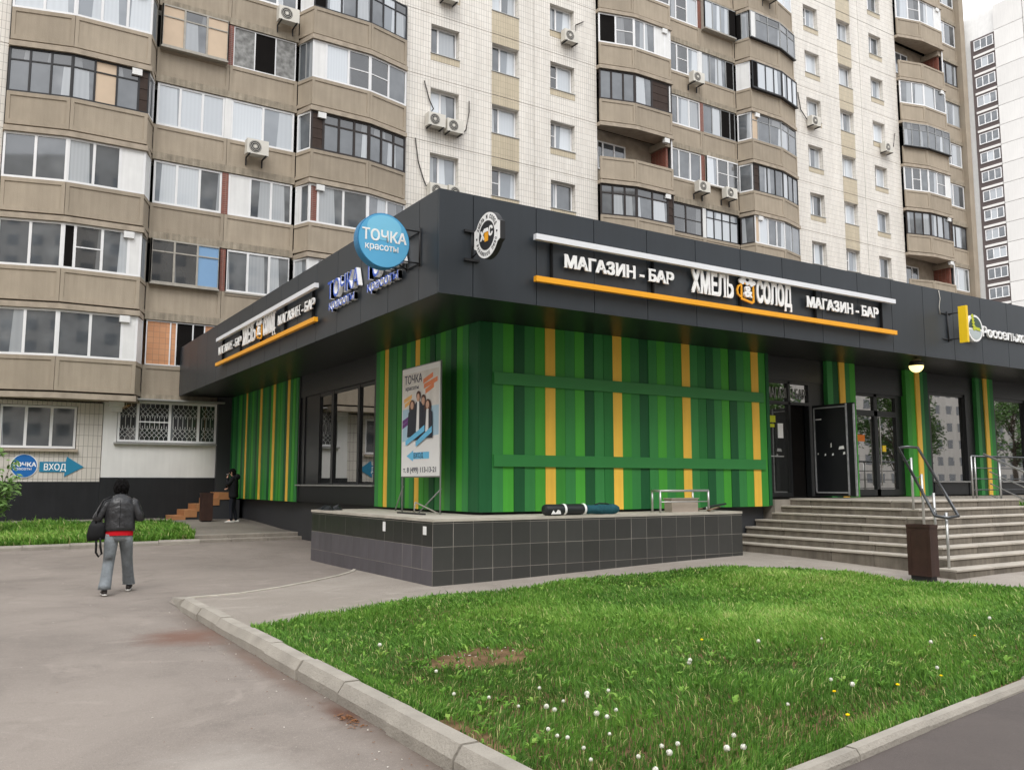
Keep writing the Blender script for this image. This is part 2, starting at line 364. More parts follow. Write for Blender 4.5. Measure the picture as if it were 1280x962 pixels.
# ================================================================ GROUND
def asphalt_mat(name, c1, c2, stain=True, rough=.85, patches=None):
    M = NT(name); b = M.b; b.inputs['Roughness'].default_value = rough; b.inputs['Specular IOR Level'].default_value = .3
    tc = M.n('ShaderNodeTexCoord'); P = tc.outputs['Object']
    def noise(sc, det=6, rgh=.6, dist=0):
        n = M.n('ShaderNodeTexNoise'); n.inputs['Scale'].default_value = sc; n.inputs['Detail'].default_value = det
        n.inputs['Roughness'].default_value = rgh; n.inputs['Distortion'].default_value = dist; M.l(P, n.inputs['Vector']); return n.outputs['Fac']
    def rmp(x, a, bb, lo=0., hi=1.):
        m = M.n('ShaderNodeMapRange'); m.inputs[1].default_value = a; m.inputs[2].default_value = bb; m.inputs[3].default_value = lo; m.inputs[4].default_value = hi; M.l(x, m.inputs[0]); return m.outputs[0]
    def mixc(f, A, B):
        m = M.n('ShaderNodeMix', data_type='RGBA', clamp_factor=True)
        if isinstance(f, float): m.inputs[0].default_value = f
        else: M.l(f, m.inputs[0])
        for s, i in ((A, 6), (B, 7)):
            if isinstance(s, tuple): m.inputs[i].default_value = s
            else: M.l(s, m.inputs[i])
        return m.outputs[2]
    col = mixc(rmp(noise(.35, 7, .62, .6), .36, .64), c1, c2)
    col = mixc(rmp(noise(1.7, 6, .7, 1.0), .52, .72, 0, .35), col, tuple(c*.62 for c in c1[:3])+(1,))
    col = mixc(rmp(noise(.9, 5, .6, 2.0), .58, .7, 0, .4), col, tuple(min(1, c*1.35) for c in c2[:3])+(1,))
    col = mixc(rmp(noise(30, 3, .7), .60, .72, 0, .35), col, tuple(min(1, c*1.6) for c in c2[:3])+(1,))
    col = mixc(rmp(noise(46, 3, .7), .28, .40, .4, 0), col, tuple(c*.5 for c in c1[:3])+(1,))
    col = mixc(rmp(noise(160, 2, .6), .58, .74, 0, .7), col, tuple(c*1.7 for c in c2[:3])+(1,))
    col = mixc(rmp(noise(190, 2, .6), .28, .42, .45, 0), col, tuple(c*.4 for c in c1[:3])+(1,))
    if stain:
        sp = M.n('ShaderNodeSeparateXYZ'); M.l(P, sp.inputs[0])
        kd = M.n('ShaderNodeMath', operation='MULTIPLY_ADD'); M.l(noise(3, 5), kd.inputs[0]); kd.inputs[1].default_value = .35; M.l(sp.outputs[0], kd.inputs[2])
        kb = M.n('ShaderNodeMath', operation='MULTIPLY'); M.l(rmp(kd.outputs[0], -5.62, -5.3, 0, .6), kb.inputs[0]); M.l(rmp(sp.outputs[1], -2.5, -1.2, 1, 0), kb.inputs[1])
        col = mixc(kb.outputs[0], col, srgb(92,78,68))
        def blot(cx, cy, rx, ry, amt, cc, base):
            mp = M.n('ShaderNodeMapping'); mp.inputs['Location'].default_value = (-cx/rx, -cy/ry, 0); mp.inputs['Scale'].default_value = (1/rx, 1/ry, 0)
            M.l(P, mp.inputs[0]); ln = M.n('ShaderNodeVectorMath', operation='LENGTH'); M.l(mp.outputs[0], ln.inputs[0])
            ad = M.n('ShaderNodeMath', operation='MULTIPLY_ADD'); M.l(noise(2.2, 6, .7), ad.inputs[0]); ad.inputs[1].default_value = 1.5; M.l(ln.outputs['Value'], ad.inputs[2])
            return mixc(rmp(ad.outputs[0], 1.0, 2.0, amt, 0), base, cc)
        col = blot(-5.85, -3.6, .5, .62, .85, srgb(112,82,69), col)
        col = blot(-5.60, -5.6, .10, 1.3, .6, srgb(108,86,74), col)
        col = blot(-5.56, -7.6, .12, .45, .85, srgb(90,60,46), col)
        col = blot(-6.6, -8.8, .5, .9, .35, srgb(196,190,182), col)
    M.l(col, b.inputs['Base Color'])
    bp = M.n('ShaderNodeBump'); bp.inputs['Strength'].default_value = .55; bp.inputs['Distance'].default_value = .006
    M.l(noise(170, 3, .7), bp.inputs['Height']); M.l(bp.outputs[0], b.inputs['Normal'])
    return M.m
M_asph = asphalt_mat('worn asphalt', srgb(124,116,109), srgb(143,134,126))
M_path = asphalt_mat('damp brown asphalt', srgb(76,69,66), srgb(92,84,80), False, .6)
M_side = asphalt_mat('pavement asphalt', srgb(142,134,125), srgb(160,152,143), False)
M_plaza = asphalt_mat('paved area', srgb(112,106,98), srgb(132,126,117), False)
M_far = asphalt_mat('far ground', srgb(96,98,80), srgb(110,108,94), False)
M_soil = mat('lawn soil', srgb(112,90,66), .95, .1, .4, 7, .8, 50)

def sm(x, a, b):
    t = min(1, max(0, (x-a)/(b-a))); return t*t*(3-2*t)
def g_asph(a, b): return .10*sm(b, 4.5, 9.6)
def grid(mb, xs, ys, fz):
    n = len(xs)
    mb.add([(x, y, fz(x, y)) for y in ys for x in xs], [(j*n+i, j*n+i+1, (j+1)*n+i+1, (j+1)*n+i) for j in range(len(ys)-1) for i in range(n-1)], True)
    return mb
xs = [-1500,-300,-60]+[-30+2*i for i in range(36)]+[60,140,400,1500]
ys = [-1500,-300,-60]+[-30+2*i for i in range(30)]+[60,140,400,1500]
struct('ground', grid(MB(), xs, ys, lambda a, b: g_asph(a, b)-.004), M_asph)
# pavement between lawn and shop: rises gently to the right
def g_side(a, b): return .006+.20*sm(a, -2.5, 6.5)*sm(b, -6.5, -.5)+.09*sm(a, 3, 8)*(1-sm(b, -6.5, -.5))
side = MB()
# curved seam from the kerb tip to the platform
seam = [(-5.46,-.55),(-5.15,-.32),(-4.7,-.27),(-4.35,-.2),(-3.6,.22),(-2.88,.77),(-2.2,1.35),(-1.7,1.9),(-1.36,2.5)]
bs = lambda a: np.interp(a, [p[0] for p in seam], [p[1] for p in seam])
cols = [-5.46,-5.3,-5.15,-4.7,-4.35,-3.6,-2.88,-2.2,-1.7,-1.36]
for i in range(len(cols)-1):
    a0, a1 = cols[i], cols[i+1]; t0, t1 = bs(a0), bs(a1); K = 8
    q = [[(a, -9.85+(t+9.85)*k/K) for k in range(K+1)] for a, t in ((a0, t0), (a1, t1))]
    side.add([(x, y, g_side(x, y)) for c in q for x, y in c], [(k, K+1+k, K+2+k, k+1) for k in range(K)], True)
grid(side, [-1.36+.6*i for i in range(16)]+[9, 12, 16, 24, 40], [-8.2+.6*i for i in range(15)]+[.6], g_side)
struct('pavement', side, M_side)
# thin light joint along the seam
sj = MB()
for p, q in zip(seam[1:], seam[2:]):
    sj.obox(p, q, -.01, math.hypot(q[0]-p[0], q[1]-p[1])+.01, -.035, .035, -.02, .022)
struct('pavement_edge', sj, M_deck)
# footpath in front
struct('footpath', MB().add([(-5.29,-40,.006),(60,-40,.006),(60,-.95,.006),(24,-6.22,.006),(-5.29,-10.52,.006)],[(0,1,2,3,4)]), M_path)

# ---- kerbs: each stone a piece
def kerb(name, pts, wd, h, ln, zf, seed, chamfer=.03):
    rr = random.Random(seed)
    bed = MB()
    for p, q in zip(pts, pts[1:]):
        L = math.hypot(q[0]-p[0], q[1]-p[1]); zz = zf((p[0]+q[0])/2, (p[1]+q[1])/2)
        bed.obox(p, q, 0, L, .02, wd-.02, zz-.15, zz+h*.55)
    root = struct(name, bed, M_grout)
    for p, q in zip(pts, pts[1:]):
        L = math.hypot(q[0]-p[0], q[1]-p[1]); n = max(1, round(L/ln)); u = L/n
        for i in range(n):
            a0, a1 = i*u+.006, (i+1)*u-.006; mb = MB(); j = lambda s: rr.uniform(-s, s)
            dx, dy = (q[0]-p[0])/L, (q[1]-p[1])/L; nx, ny = dy, -dx
            zz = zf(p[0]+dx*(a0+a1)/2, p[1]+dy*(a0+a1)/2)
            hh = h+j(.012); sh = j(.012); c = chamfer
            prof = [(0, zz-.2), (wd+.015, zz-.2), (wd+.004, zz+hh-c*1.6), (wd-c, zz+hh), (c*.6, zz+hh), (0, zz+hh-c*.6)]
            V = [(p[0]+dx*a+nx*(d+sh+tw), p[1]+dy*a+ny*(d+sh+tw), z) for a, tw in ((a0, j(.006)), (a1, j(.006))) for d, z in prof]
            k = len(prof)
            mb.add(V, [tuple(range(k-1,-1,-1)), tuple(range(k, 2*k))]+[(x,(x+1)%k,(x+1)%k+k,x+k) for x in range(k)])
            part(root, 'kerb_stone', mb, M_kerb)
    return root
# along the driveway (outer face towards -a)
kerb('kerb', [(-5.29,-13.0),(-5.29,-1.5)][::-1], .2, .15, 1.0, lambda a, b: 0., 3, .05)
tip = MB(); tip.add([(-5.49,-1.49,-.1),(-5.29,-1.49,-.1),(-5.2,-.42,-.1),(-5.42,-.34,-.1),(-5.46,-1.49,.145),(-5.29,-1.49,.145),(-5.22,-.5,.05),(-5.38,-.42,.045)],
    [(0,3,2,1),(4,5,6,7),(0,1,5,4),(1,2,6,5),(2,3,7,6),(3,0,4,7)])
part(bpy.data.objects['kerb'], 'kerb_stone', tip, M_kerb)
kerb('footpath_kerb', [(-5.27,-10.50),(24,-6.20)], .1, .065, 1.0, lambda a, b: 0., 5, .02)
kerb('flowerbed_kerb', [(-24,10.02),(-2.72,9.98)], .14, .14, 1.0, lambda a, b: .08, 9, .03)

# ---- lawn
LAWN = [(-5.28,-10.48),(9.0,-8.39),(9.0,-7.75),(5.3,-7.15),(5.2,-6.2),(4.75,-5.3),(4.9,-4.2),(4.7,-3.0),(4.0,-2.35),(2.0,-2.25),(0,-2.42),(-1.5,-2.62),(-3.2,-3.1),(-4.5,-3.6),(-5.28,-4.05)]
def inpoly(px, py, poly):
    c = np.zeros(len(px), bool); n = len(poly)
    for i in range(n):
        x0, y0 = poly[i]; x1, y1 = poly[(i+1) % n]
        if y0 == y1: continue
        k = ((y0 > py) != (y1 > py)) & (px < (x1-x0)*(py-y0)/(y1-y0)+x0); c ^= k
    return c
def edge_r(a, b): return (b+10.48-.1464*(a+5.28))
def z_lawn(a, b):
    return (.085+.10*np.clip((a+1)/7, 0, 1)*np.clip((b+8)/5, 0, 1)+.025*np.sin(a*1.7+b)*np.cos(b*1.3-a*.6))*np.clip(.35+edge_r(a, b)*1.3, .35, 1)
def lawn_sheet(name, poly, zf, step=.4):
    bm = bmesh.new(); vs = [bm.verts.new((p[0], p[1], 0)) for p in poly]; bm.faces.new(vs)
    x0, x1 = min(p[0] for p in poly), max(p[0] for p in poly); y0, y1 = min(p[1] for p in poly), max(p[1] for p in poly)
    for ax, lo, hi in ((0, x0, x1), (1, y0, y1)):
        k = lo+step
        while k < hi:
            co = (k,0,0) if ax == 0 else (0,k,0); no = (1,0,0) if ax == 0 else (0,1,0)
            bmesh.ops.bisect_plane(bm, geom=bm.verts[:]+bm.edges[:]+bm.faces[:], plane_co=co, plane_no=no); k += step
    for v in bm.verts: v.co.z = float(zf(v.co.x, v.co.y))
    # skirt down to the ground
    be = [e for e in bm.edges if len(e.link_faces) == 1]
    r = bmesh.ops.extrude_edge_only(bm, edges=be)
    for v in [g for g in r['geom'] if isinstance(g, bmesh.types.BMVert)]: v.co.z = -.1
    me = bpy.data.meshes.new(name); bm.to_mesh(me); bm.free(); me.materials.append(M_soil)
    o = link(name, me); o['kind'] = 'structure'; return o
lawn_sheet('lawn', LAWN, z_lawn)
BED = [(-24,10.14),(-2.85,10.12),(-2.65,11.2),(-2.4,13.5),(-2.35,16.2),(-24,16.5)]
def z_bed(a, b): return .19+.24*np.clip((b-10.2)/6, 0, 1)
lawn_sheet('bed_soil', BED, z_bed, .8)

def grass_mat(name, dry=.06):
    M = NT(name); b = M.b; b.inputs['Roughness'].default_value = .6; b.inputs['Specular IOR Level'].default_value = .2
    at = M.n('ShaderNodeAttribute'); at.attribute_name = 'tone'
    cr = M.n('ShaderNodeValToRGB'); e = cr.color_ramp.elements
    e[0].position = 0; e[0].color = srgb(70,98,44); e[1].position = 1; e[1].color = srgb(214,210,150)
    for p, c in ((.3, srgb(92,138,56)), (.6, srgb(124,170,70)), (.85, srgb(160,192,96))):
        x = e.new(p); x.color = c
    M.l(at.outputs['Fac'], cr.inputs[0]); M.l(cr.outputs[0], b.inputs['Base Color'])
    tr = M.n('ShaderNodeBsdfTranslucent'); M.l(cr.outputs[0], tr.inputs['Color'])
    mx = M.n('ShaderNodeMixShader'); mx.inputs[0].default_value = .35; M.l(b.outputs[0], mx.inputs[1]); M.l(tr.outputs[0], mx.inputs[2])
    M.l(mx.outputs[0], M.t.nodes['Material Output'].inputs['Surface'])
    return M.m
M_grass = grass_mat('grass blades')
def vnoise(x, y, seed):
    r = np.random.default_rng(seed); g = r.random((64, 64)); xi = np.floor(x).astype(int); yi = np.floor(y).astype(int)
    fx = x-xi; fy = y-yi; fx = fx*fx*(3-2*fx); fy = fy*fy*(3-2*fy); G = lambda i, j: g[i % 64, j % 64]
    return (G(xi,yi)*(1-fx)+G(xi+1,yi)*fx)*(1-fy)+(G(xi,yi+1)*(1-fx)+G(xi+1,yi+1)*fx)*fy
BARE = [(-3.85,-6.72,.60,.34),(-5.22,-8.9,.12,.5),(-5.25,-9.9,.12,.3),(-4.6,-10.35,.5,.12)]
def blades(name, poly, zf, dens, hgt, wid, seed, bare=(), edge=.0):
    r = np.random.default_rng(seed)
    x0, x1 = min(p[0] for p in poly), max(p[0] for p in poly); y0, y1 = min(p[1] for p in poly), max(p[1] for p in poly)
    n = int((x1-x0)*(y1-y0)*dens(None)); x = r.uniform(x0, x1, n); y = r.uniform(y0, y1, n)
    k = inpoly(x, y, poly); x = x[k]; y = y[k]
    d = np.hypot(x-CAM.x, y-CAM.y); k = r.random(len(x)) < dens(d); x = x[k]; y = y[k]; d = d[k]
    cl = vnoise(x*1.1+3, y*1.1, seed)*.6+vnoise(x*3.1, y*3.1+7, seed+1)*.4
    for (bx, by, rx, ry) in bare:
        q = ((x-bx)/rx)**2+((y-by)/ry)**2+(vnoise(x*6, y*6, 5)-.5)*1.1
        k = (q > 1) | (r.random(len(x)) < .08); x, y, d, cl = x[k], y[k], d[k], cl[k]
    n = len(x); z = zf(x, y)
    h = hgt*(.45+.9*cl)*r.uniform(.55, 1.25, n); tall = r.random(n) < .02; h[tall] *= 1.5
    wd = wid*r.uniform(.6, 1.5, n)*np.clip(d/6, 1, 2.6)
    broad = r.random(n) < .05; wd[broad] *= 3.; h[broad] *= .55
    an = r.uniform(0, 2*np.pi, n); ln = r.uniform(.15, .95, n)*h+.0; lean_dir = an+r.normal(0, .5, n)
    # common drift of the leaning blades, patch by patch
    dd = vnoise(x*.8, y*.8, seed+2)*6.28; lx = np.cos(lean_dir)*.75+np.cos(dd)*.5; ly = np.sin(lean_dir)*.75+np.sin(dd)*.5
    px, py = -np.sin(an), np.cos(an)
    V = np.empty((n, 5, 3)); b0 = np.stack([x, y, z-.01], 1)
    W = np.stack([px*wd/2, py*wd/2, np.zeros(n)], 1); L = np.stack([lx*ln, ly*ln, np.zeros(n)], 1)
    m = b0+L*.32; m[:, 2] += h*.62; t = b0+L; t[:, 2] += h*r.uniform(.75, 1.0, n)
    V[:, 0] = b0-W; V[:, 1] = b0+W; V[:, 2] = m+W*.8; V[:, 3] = m-W*.8; V[:, 4] = t
    tone = np.clip(.42+(cl-.5)*.5+r.normal(0, .13, n)+(vnoise(x*.45+9, y*.45, seed+4)-.5)*.45, 0, .92)
    tone[r.random(n) < .05] = .97; tone[broad] -= .08
    me = bpy.data.meshes.new(name); me.vertices.add(n*5); me.vertices.foreach_set('co', V.reshape(-1).astype(np.float32))
    I = np.arange(n)*5
    lo = np.stack([I, I+1, I+2, I+3, I+3, I+2, I+4], 1).reshape(-1)
    me.loops.add(n*7); me.loops.foreach_set('vertex_index', lo.astype(np.int32)); me.polygons.add(n*2)
    st = np.stack([np.arange(n)*7, np.arange(n)*7+4], 1).reshape(-1); me.polygons.foreach_set('loop_start', st.astype(np.int32))
    at = me.attributes.new('tone', 'FLOAT', 'POINT'); at.data.foreach_set('value', np.repeat(tone, 5).astype(np.float32))
    me.update(calc_edges=True); me.materials.append(M_grass)
    o = link(name, me); o['kind'] = 'stuff'; return o
def dl(d): return 3600 if d is None else np.clip(1.25-d/22, .35, 1)
blades('grass', LAWN, z_lawn, dl, .088, .0062, 11, BARE)
blades('edge_grass', [(-5.27,-10.47),(9.0,-8.38),(9.0,-8.2),(-5.27,-10.29)], z_lawn, lambda d: 5000 if d is None else np.ones_like(d), .085, .0062, 51, [(-4.9,-10.35,.25,.06)])
blades('edge_grass', [(-5.285,-10.2),(-5.15,-10.2),(-5.15,-4.1),(-5.285,-4.1)], z_lawn, lambda d: 4200 if d is None else np.ones_like(d), .09, .0062, 53, BARE)
def dw(d): return 150 if d is None else np.ones_like(d)
def weeds(name, poly, zf, n, seed):
    """rosettes of broad leaves among the grass"""
    r = random.Random(seed); mb = MB(); tone = []
    x0, x1 = min(p[0] for p in poly), max(p[0] for p in poly); y0, y1 = min(p[1] for p in poly), max(p[1] for p in poly)
    k = 0
    while k < n:
        x, y = r.uniform(x0, x1), r.uniform(y0, y1)
        if vnoise(np.array([x*.7]), np.array([y*.7]), 77)[0] < r.uniform(.25,.75): continue
        if not inpoly(np.array([x]), np.array([y]), poly)[0]: continue
        k += 1; z = float(zf(x, y)); m = r.randint(4, 8); t = r.uniform(.35,.8)
        for q in range(m):
            an = r.uniform(0, 6.28); L = r.uniform(.03,.075); w_ = L*r.uniform(.14,.26); up = r.uniform(.25,.9); c, s_ = math.cos(an), math.sin(an)
            h0 = r.uniform(.02,.055)
            P = [(x, y, z+h0*.5), (x+c*L*.5-s_*w_, y+s_*L*.5+c*w_, z+h0+L*up*.5), (x+c*L, y+s_*L, z+h0+L*up*.62), (x+c*L*.5+s_*w_, y+s_*L*.5-c*w_, z+h0+L*up*.5)]
            mb.add(P, [(0,1,2,3)]); tone += [t+r.uniform(-.1,.1)]*4
    me = mb.mesh(name, M_grass); at = me.attributes.new('tone', 'FLOAT', 'POINT'); at.data.foreach_set('value', np.array(tone, np.float32))
    o = link(name, me); o['kind'] = 'stuff'
weeds('weeds', LAWN, z_lawn, 1000, 41)
def db(d): return 700 if d is None else np.ones_like(d)
blades('bed_grass', [(-13,10.16),(-2.8,10.16),(-2.55,11.2),(-2.35,13.5),(-2.35,15.6),(-13,16.0)], z_bed, db, .2, .013, 21)
weeds('bed_weeds', [(-13,10.2),(-2.9,10.2),(-2.6,11.2),(-2.4,13.5),(-2.4,15.4),(-13,15.8)], z_bed, 900, 43)
# soft overgrown fringe where the grass spills over its edges
# ---- paved area with two low steps by the side of the shop
pz = MB()
grid(pz, [-2.75,-1.8,-.9,.2], [10.92,12,13.5,15,16.4,18], lambda a, b: .285+.185*sm(b, 10.9, 16.4))
pz.box(-2.75, .2, 10.86, 10.92, -.05, .28)
pzo = struct('paved_area', pz, M_plaza)
for i, (b0, b1, zt) in enumerate(((10.92, 10.60, .287), (10.60, 10.26, .185))):
    n = 3; a0, a1 = -2.8, .18
    for k in range(n):
        u = (a1-a0)/n
        piece(pzo, 'step_block', (u-.012, b0-b1, .3), M_step, (a0+u*(k+.5), (b0+b1)/2, zt-.15), .015)
apron = MB(); grid(apron, [-24,-10,-5,-2.3], [16.2,17.0,18.2], lambda a, b: .44+.03*(b-16.2)); struct('wall_apron', apron, M_plaza)

# ================================================================ SHOP
shop = thing('shop_building', 'single storey shop with graphite fascia and green and yellow striped board walls', 'shop', (0,0,0))
ZB, ZT, ZR = 1.15, 4.71, 6.43
core = MB()
core.box(.03, 7.72, .03, .25, ZB, ZT)                       # behind the front boards
core.box(.03, .25, .25, 4.7, ZB, ZT); core.box(.03, .25, 10.28, 17.8, ZB, ZT)
core.box(.25, 25, 17.6, 17.8, .3, ZT)
part(shop, 'wall', core, M_dk)
pl = MB(); pl.box(.15, 7.7, .15, .3, -.1, ZB-.002); pl.box(.15, .3, .3, 17.8, -.1, ZB-.002)
part(shop, 'plinth', pl, M_dkw)
roof = MB(); roof.box(-1.765, 25, -1.735, 18.4, ZT+.035, ZR-.03); part(shop, 'roof', roof, M_gap)
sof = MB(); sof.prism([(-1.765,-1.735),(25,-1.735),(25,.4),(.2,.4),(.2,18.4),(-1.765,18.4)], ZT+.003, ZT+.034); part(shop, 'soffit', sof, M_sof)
# fascia panels
def fpanel(a0, a1, b0, b1):
    piece(shop, 'fascia_panel', (a1-a0, b1-b0, ZR-ZT), M_fas, ((a0+a1)/2, (b0+b1)/2, (ZT+ZR)/2))
e = [-1.81, -1.18]+[-1.18+1.253*k for k in range(1, 22)]
for i in range(len(e)-1): fpanel(e[i]+(.0 if i == 0 else .007), e[i+1]-.007, -1.78, -1.737)
e = [-1.735, -1.06]+[-1.06+1.253*k for k in range(1, 15)]+[18.4]
e = [x for x in e if x <= 18.4]
for i in range(len(e)-1):
    if e[i+1]-e[i] > .1: fpanel(-1.81, -1.767, e[i]+.007, e[i+1]-.007)
endp = MB(); endp.box(-1.8, -.02, 18.0, 18.38, 4.2, ZT+.002); part(shop, 'end_panel', endp, M_dk)
ew = MB(); ew.box(-.52, .03, 17.62, 17.8, .3, ZT); part(shop, 'end_wall', ew, M_dkw)

# front siding boards
seq = 'dmbdmbylmbdmnylmdmbmlymndmbdmlyl'
W_ = 7.70/len(seq)
rr = random.Random(4)
for i, c in enumerate(seq):
    off = rr.choice((0, .006, .012)) if c != 'y' else .012
    d = .032+off
    if i == 0: piece(shop, 'siding_board', (W_*1.0-.004+.03, d, ZT-ZB-.004), M_g[c], (W_/2-.015, -d/2, (ZB+ZT)/2))
    else: piece(shop, 'siding_board', (W_-.005, d, ZT-ZB-.004), M_g[c], (W_*(i+.5), -d/2, (ZB+ZT)/2))
trim = MB(); trim.box(7.703, 7.80, -.05, .3, ZB+.02, ZT); part(shop, 'corner_trim', trim, M_g['d'])
for z0, z1 in ((1.99, 2.215), (3.535, 3.765)):
    piece(shop, 'rail_board', (7.32, .034, z1-z0), M_rail_g, (.26+3.66, -.062, (z0+z1)/2), .003)
# left siding boards (0 .. 4.74 and 10.3 .. 17.9)
def leftboards(b0, b1, s):
    n = len(s); u = (b1-b0)/n
    for i, c in enumerate(s):
        d = .034+rr.choice((0, .008, .016)); piece(shop, 'siding_board', (d, u-.005, ZT-ZB-.004), M_g[c], (-d/2, b0+u*(i+.5), (ZB+ZT)/2))
leftboards(.0, .376, 'dd'[:1])
leftboards(.376, 4.74, 'mbdmbmdlbymbdlmnybm')
leftboards(10.32, 17.9, 'mbmydmblnybdmlmyldmbmnymdbmdnmdm')
# left window
lw = pempty(shop, 'shop_window', (.12, 7.5, 3))
fr = MB()
fr.box(-.03, .3, 4.75, 4.86, ZB, ZT); fr.box(-.02, .3, 10.22, 10.3, ZB, ZT)
fr.box(-.005, .3, 4.86, 10.22, ZB+.01, 1.60); fr.box(0, .3, 4.86, 10.22, 4.1, ZT)
fr.box(.03, .3, 9.9, 10.22, 1.6, 4.1); fr.box(.06, .3, 8.80, 9.9, 1.6, 4.1)
for b0, b1 in ((7.74, 7.90), (5.97, 6.10), (4.86, 5.02)): fr.box(.06, .3, b0, b1, 1.6, 4.1)
fr.box(.07, .3, 5.02, 8.8, 1.6, 1.68); fr.box(.07, .3, 5.02, 8.8, 4.02, 4.1)
part(lw, 'window_frame', fr, M_dk)
sl = MB(); sl.box(-.09, .06, 4.78, 10.28, 1.602, 1.637); part(lw, 'window_sill', sl, M_roofz)
for b0, b1 in ((5.02, 5.97), (6.10, 7.74), (7.90, 8.80)):
    mb = MB(); mb.box(.11, .125, b0, b1, 1.68, 4.02); part(lw, 'window_pane', mb, M_shopgl)
# ---- front right: doors, piers and windows
rest = MB()
rest.box(7.8, 25, .34, .5, 1.0, ZT); part(shop, 'wall', rest, M_dk)
def pier(a0, a1, s, z0=1.33):
    n = len(s); u = (a1-a0)/n
    for i, c in enumerate(s): piece(shop, 'siding_board', (u-.005, .34, ZT-z0-.004), M_g[c], (a0+u*(i+.5), .17-.03*(c == 'y'), (z0+ZT)/2))
pier(9.98, 11.08, 'mdymb'); pier(13.22, 14.22, 'lbymd'); pier(16.6, 17.5, 'mdybm'); pier(19.9, 20.9, 'mbyld'); pier(23.3, 24.3, 'mbyld')
def top_panel(a0, a1, z0):
    mb = MB(); mb.box(a0+.004, a1-.004, .1, .34, z0, ZT-.004); part(shop, 'lintel_panel', mb, M_dk)
for a0, a1, z0 in ((7.805, 9.98, 4.14), (11.08, 13.22, 4.0), (14.22, 16.6, 4.2), (17.5, 19.9, 4.2), (20.9, 23.3, 4.2)): top_panel(a0, a1, z0)
# first entrance: glazed side light, transom with lettering, open doorway and the leaf swung out
d1 = pempty(shop, 'entrance_door', (8.9, .2, 1.36))
fr = MB()
for a in (7.81, 8.66, 9.40): fr.box(a, a+.07, .12, .26, 1.36, 4.14)
fr.box(9.47, 9.98, .12, .3, 1.36, 4.14)
fr.box(7.88, 9.4, .12, .26, 3.56, 3.63); fr.box(7.88, 9.4, .12, .26, 4.07, 4.14); fr.box(7.88, 8.66, .12, .26, 1.36, 1.45)
part(d1, 'door_frame', fr, M_alu)
mb = MB(); mb.box(7.88, 8.66, .18, .195, 1.45, 3.56); part(d1, 'side_light', mb, M_shopgl)
mb = MB(); mb.box(7.88, 9.40, .18, .195, 3.63, 4.07); part(d1, 'transom', mb, M_shopgl)
mb = MB(); mb.box(8.73, 9.4, .30, .338, 1.36, 3.56); part(d1, 'doorway', mb, M_open)
M_glet = mat('grey transfer letters', srgb(150,152,150), .5, .3, .05)
sign_text(d1, 'МАГАЗИН-БАР', (7.95, .172, 3.72), (1,0,0), (0,0,1), 1.40, .24, .006, M_glet, .02, one=True, name='lettering')
mb = MB(); mb.box(8.32, 8.50, .168, .178, 2.75, 3.1); part(d1, 'notice', mb, M_paper)
mb = MB(); mb.box(7.96, 8.24, .168, .178, 3.12, 3.28); mb.box(8.0, 8.2, .168, .178, 3.0, 3.08); part(d1, 'sticker', mb, M_lime)
mb = MB(); mb.box(8.02, 8.5, .168, .177, 2.30, 2.33); part(d1, 'sticker', mb, M_glet)
lf = pempty(d1, 'door_leaf', (9.47, 0, 1.36))
mb = MB(); mb.box(9.44, 9.49, -1.12, .06, 1.37, 3.56); part(lf, 'door_leaf', mb, M_dk)
M_dsil = mat('scratched aluminium edge', srgb(150,152,154), .4, .5, .25, 12)
tr = MB()
tr.box(9.42, 9.438, -.012, .018, 1.44, 3.5); tr.box(9.42, 9.438, -.9, .018, 3.47, 3.5); tr.box(9.42, 9.438, -.92, .018, 1.44, 1.475)
tr.box(9.415, 9.438, -.93, -.895, 1.40, 3.55); tr.box(9.41, 9.44, -1.14, -1.10, 1.38, 3.52)
part(lf, 'edge_strip', tr, M_dsil)
st = MB(); rs = random.Random(2)
for (y, z, w_, h_) in ((-.06, 2.36, .03, .05), (-.26, 2.33, .045, .06), (-.47, 2.33, .05, .06), (-.78, 2.35, .06, .07), (-.44, 2.52, .03, .12), (-.66, 2.47, .16, .09)):
    st.add([(9.434, y, z), (9.434, y-w_, z+h_*.15), (9.434, y-w_*.9, z+h_), (9.434, y-w_*.15, z+h_*.8)], [(0,1,2,3)])
st.box(9.43, 9.439, -.2, -.04, 3.2, 3.225)
part(lf, 'torn_paper', st, M_paper)
# second entrance: double glass door
d2 = pempty(shop, 'entrance_door', (12, .2, 1.36))
fr = MB()
for a, wd in ((11.09, .10), (12.0, .14), (12.92, .29)): fr.box(a, a+wd, .14, .28, 1.36, 4.0)
for z, h in ((1.36, .16), (3.42, .14), (3.93, .07)): fr.box(11.19, 12.92, .14, .28, z, z+h)
part(d2, 'door_frame', fr, M_alu)
for a0, a1 in ((11.19, 12.0), (12.14, 12.92)):
    mb = MB(); mb.box(a0, a1, .19, .205, 1.52, 3.42); part(d2, 'door_pane', mb, M_shopgl)
mb = MB(); mb.box(11.19, 12.92, .19, .205, 3.56, 3.93); part(d2, 'transom', mb, M_shopgl)
mb = MB(); mb.tube([(12.1,.09,1.62),(12.1,.06,1.62),(12.1,.06,3.36),(12.1,.09,3.36)], .018, 8); part(d2, 'door_handle', mb, M_steel)
M_stk = mat('orange sticker', srgb(222,120,30), .5, .3, .04)
mb = MB(); mb.box(11.26, 11.62, .178, .188, 2.75, 2.92); part(d2, 'sticker', mb, M_stk)
mb = MB(); mb.box(12.35, 12.5, .178, .188, 2.5, 2.66); part(d2, 'sticker', mb, M_yel)
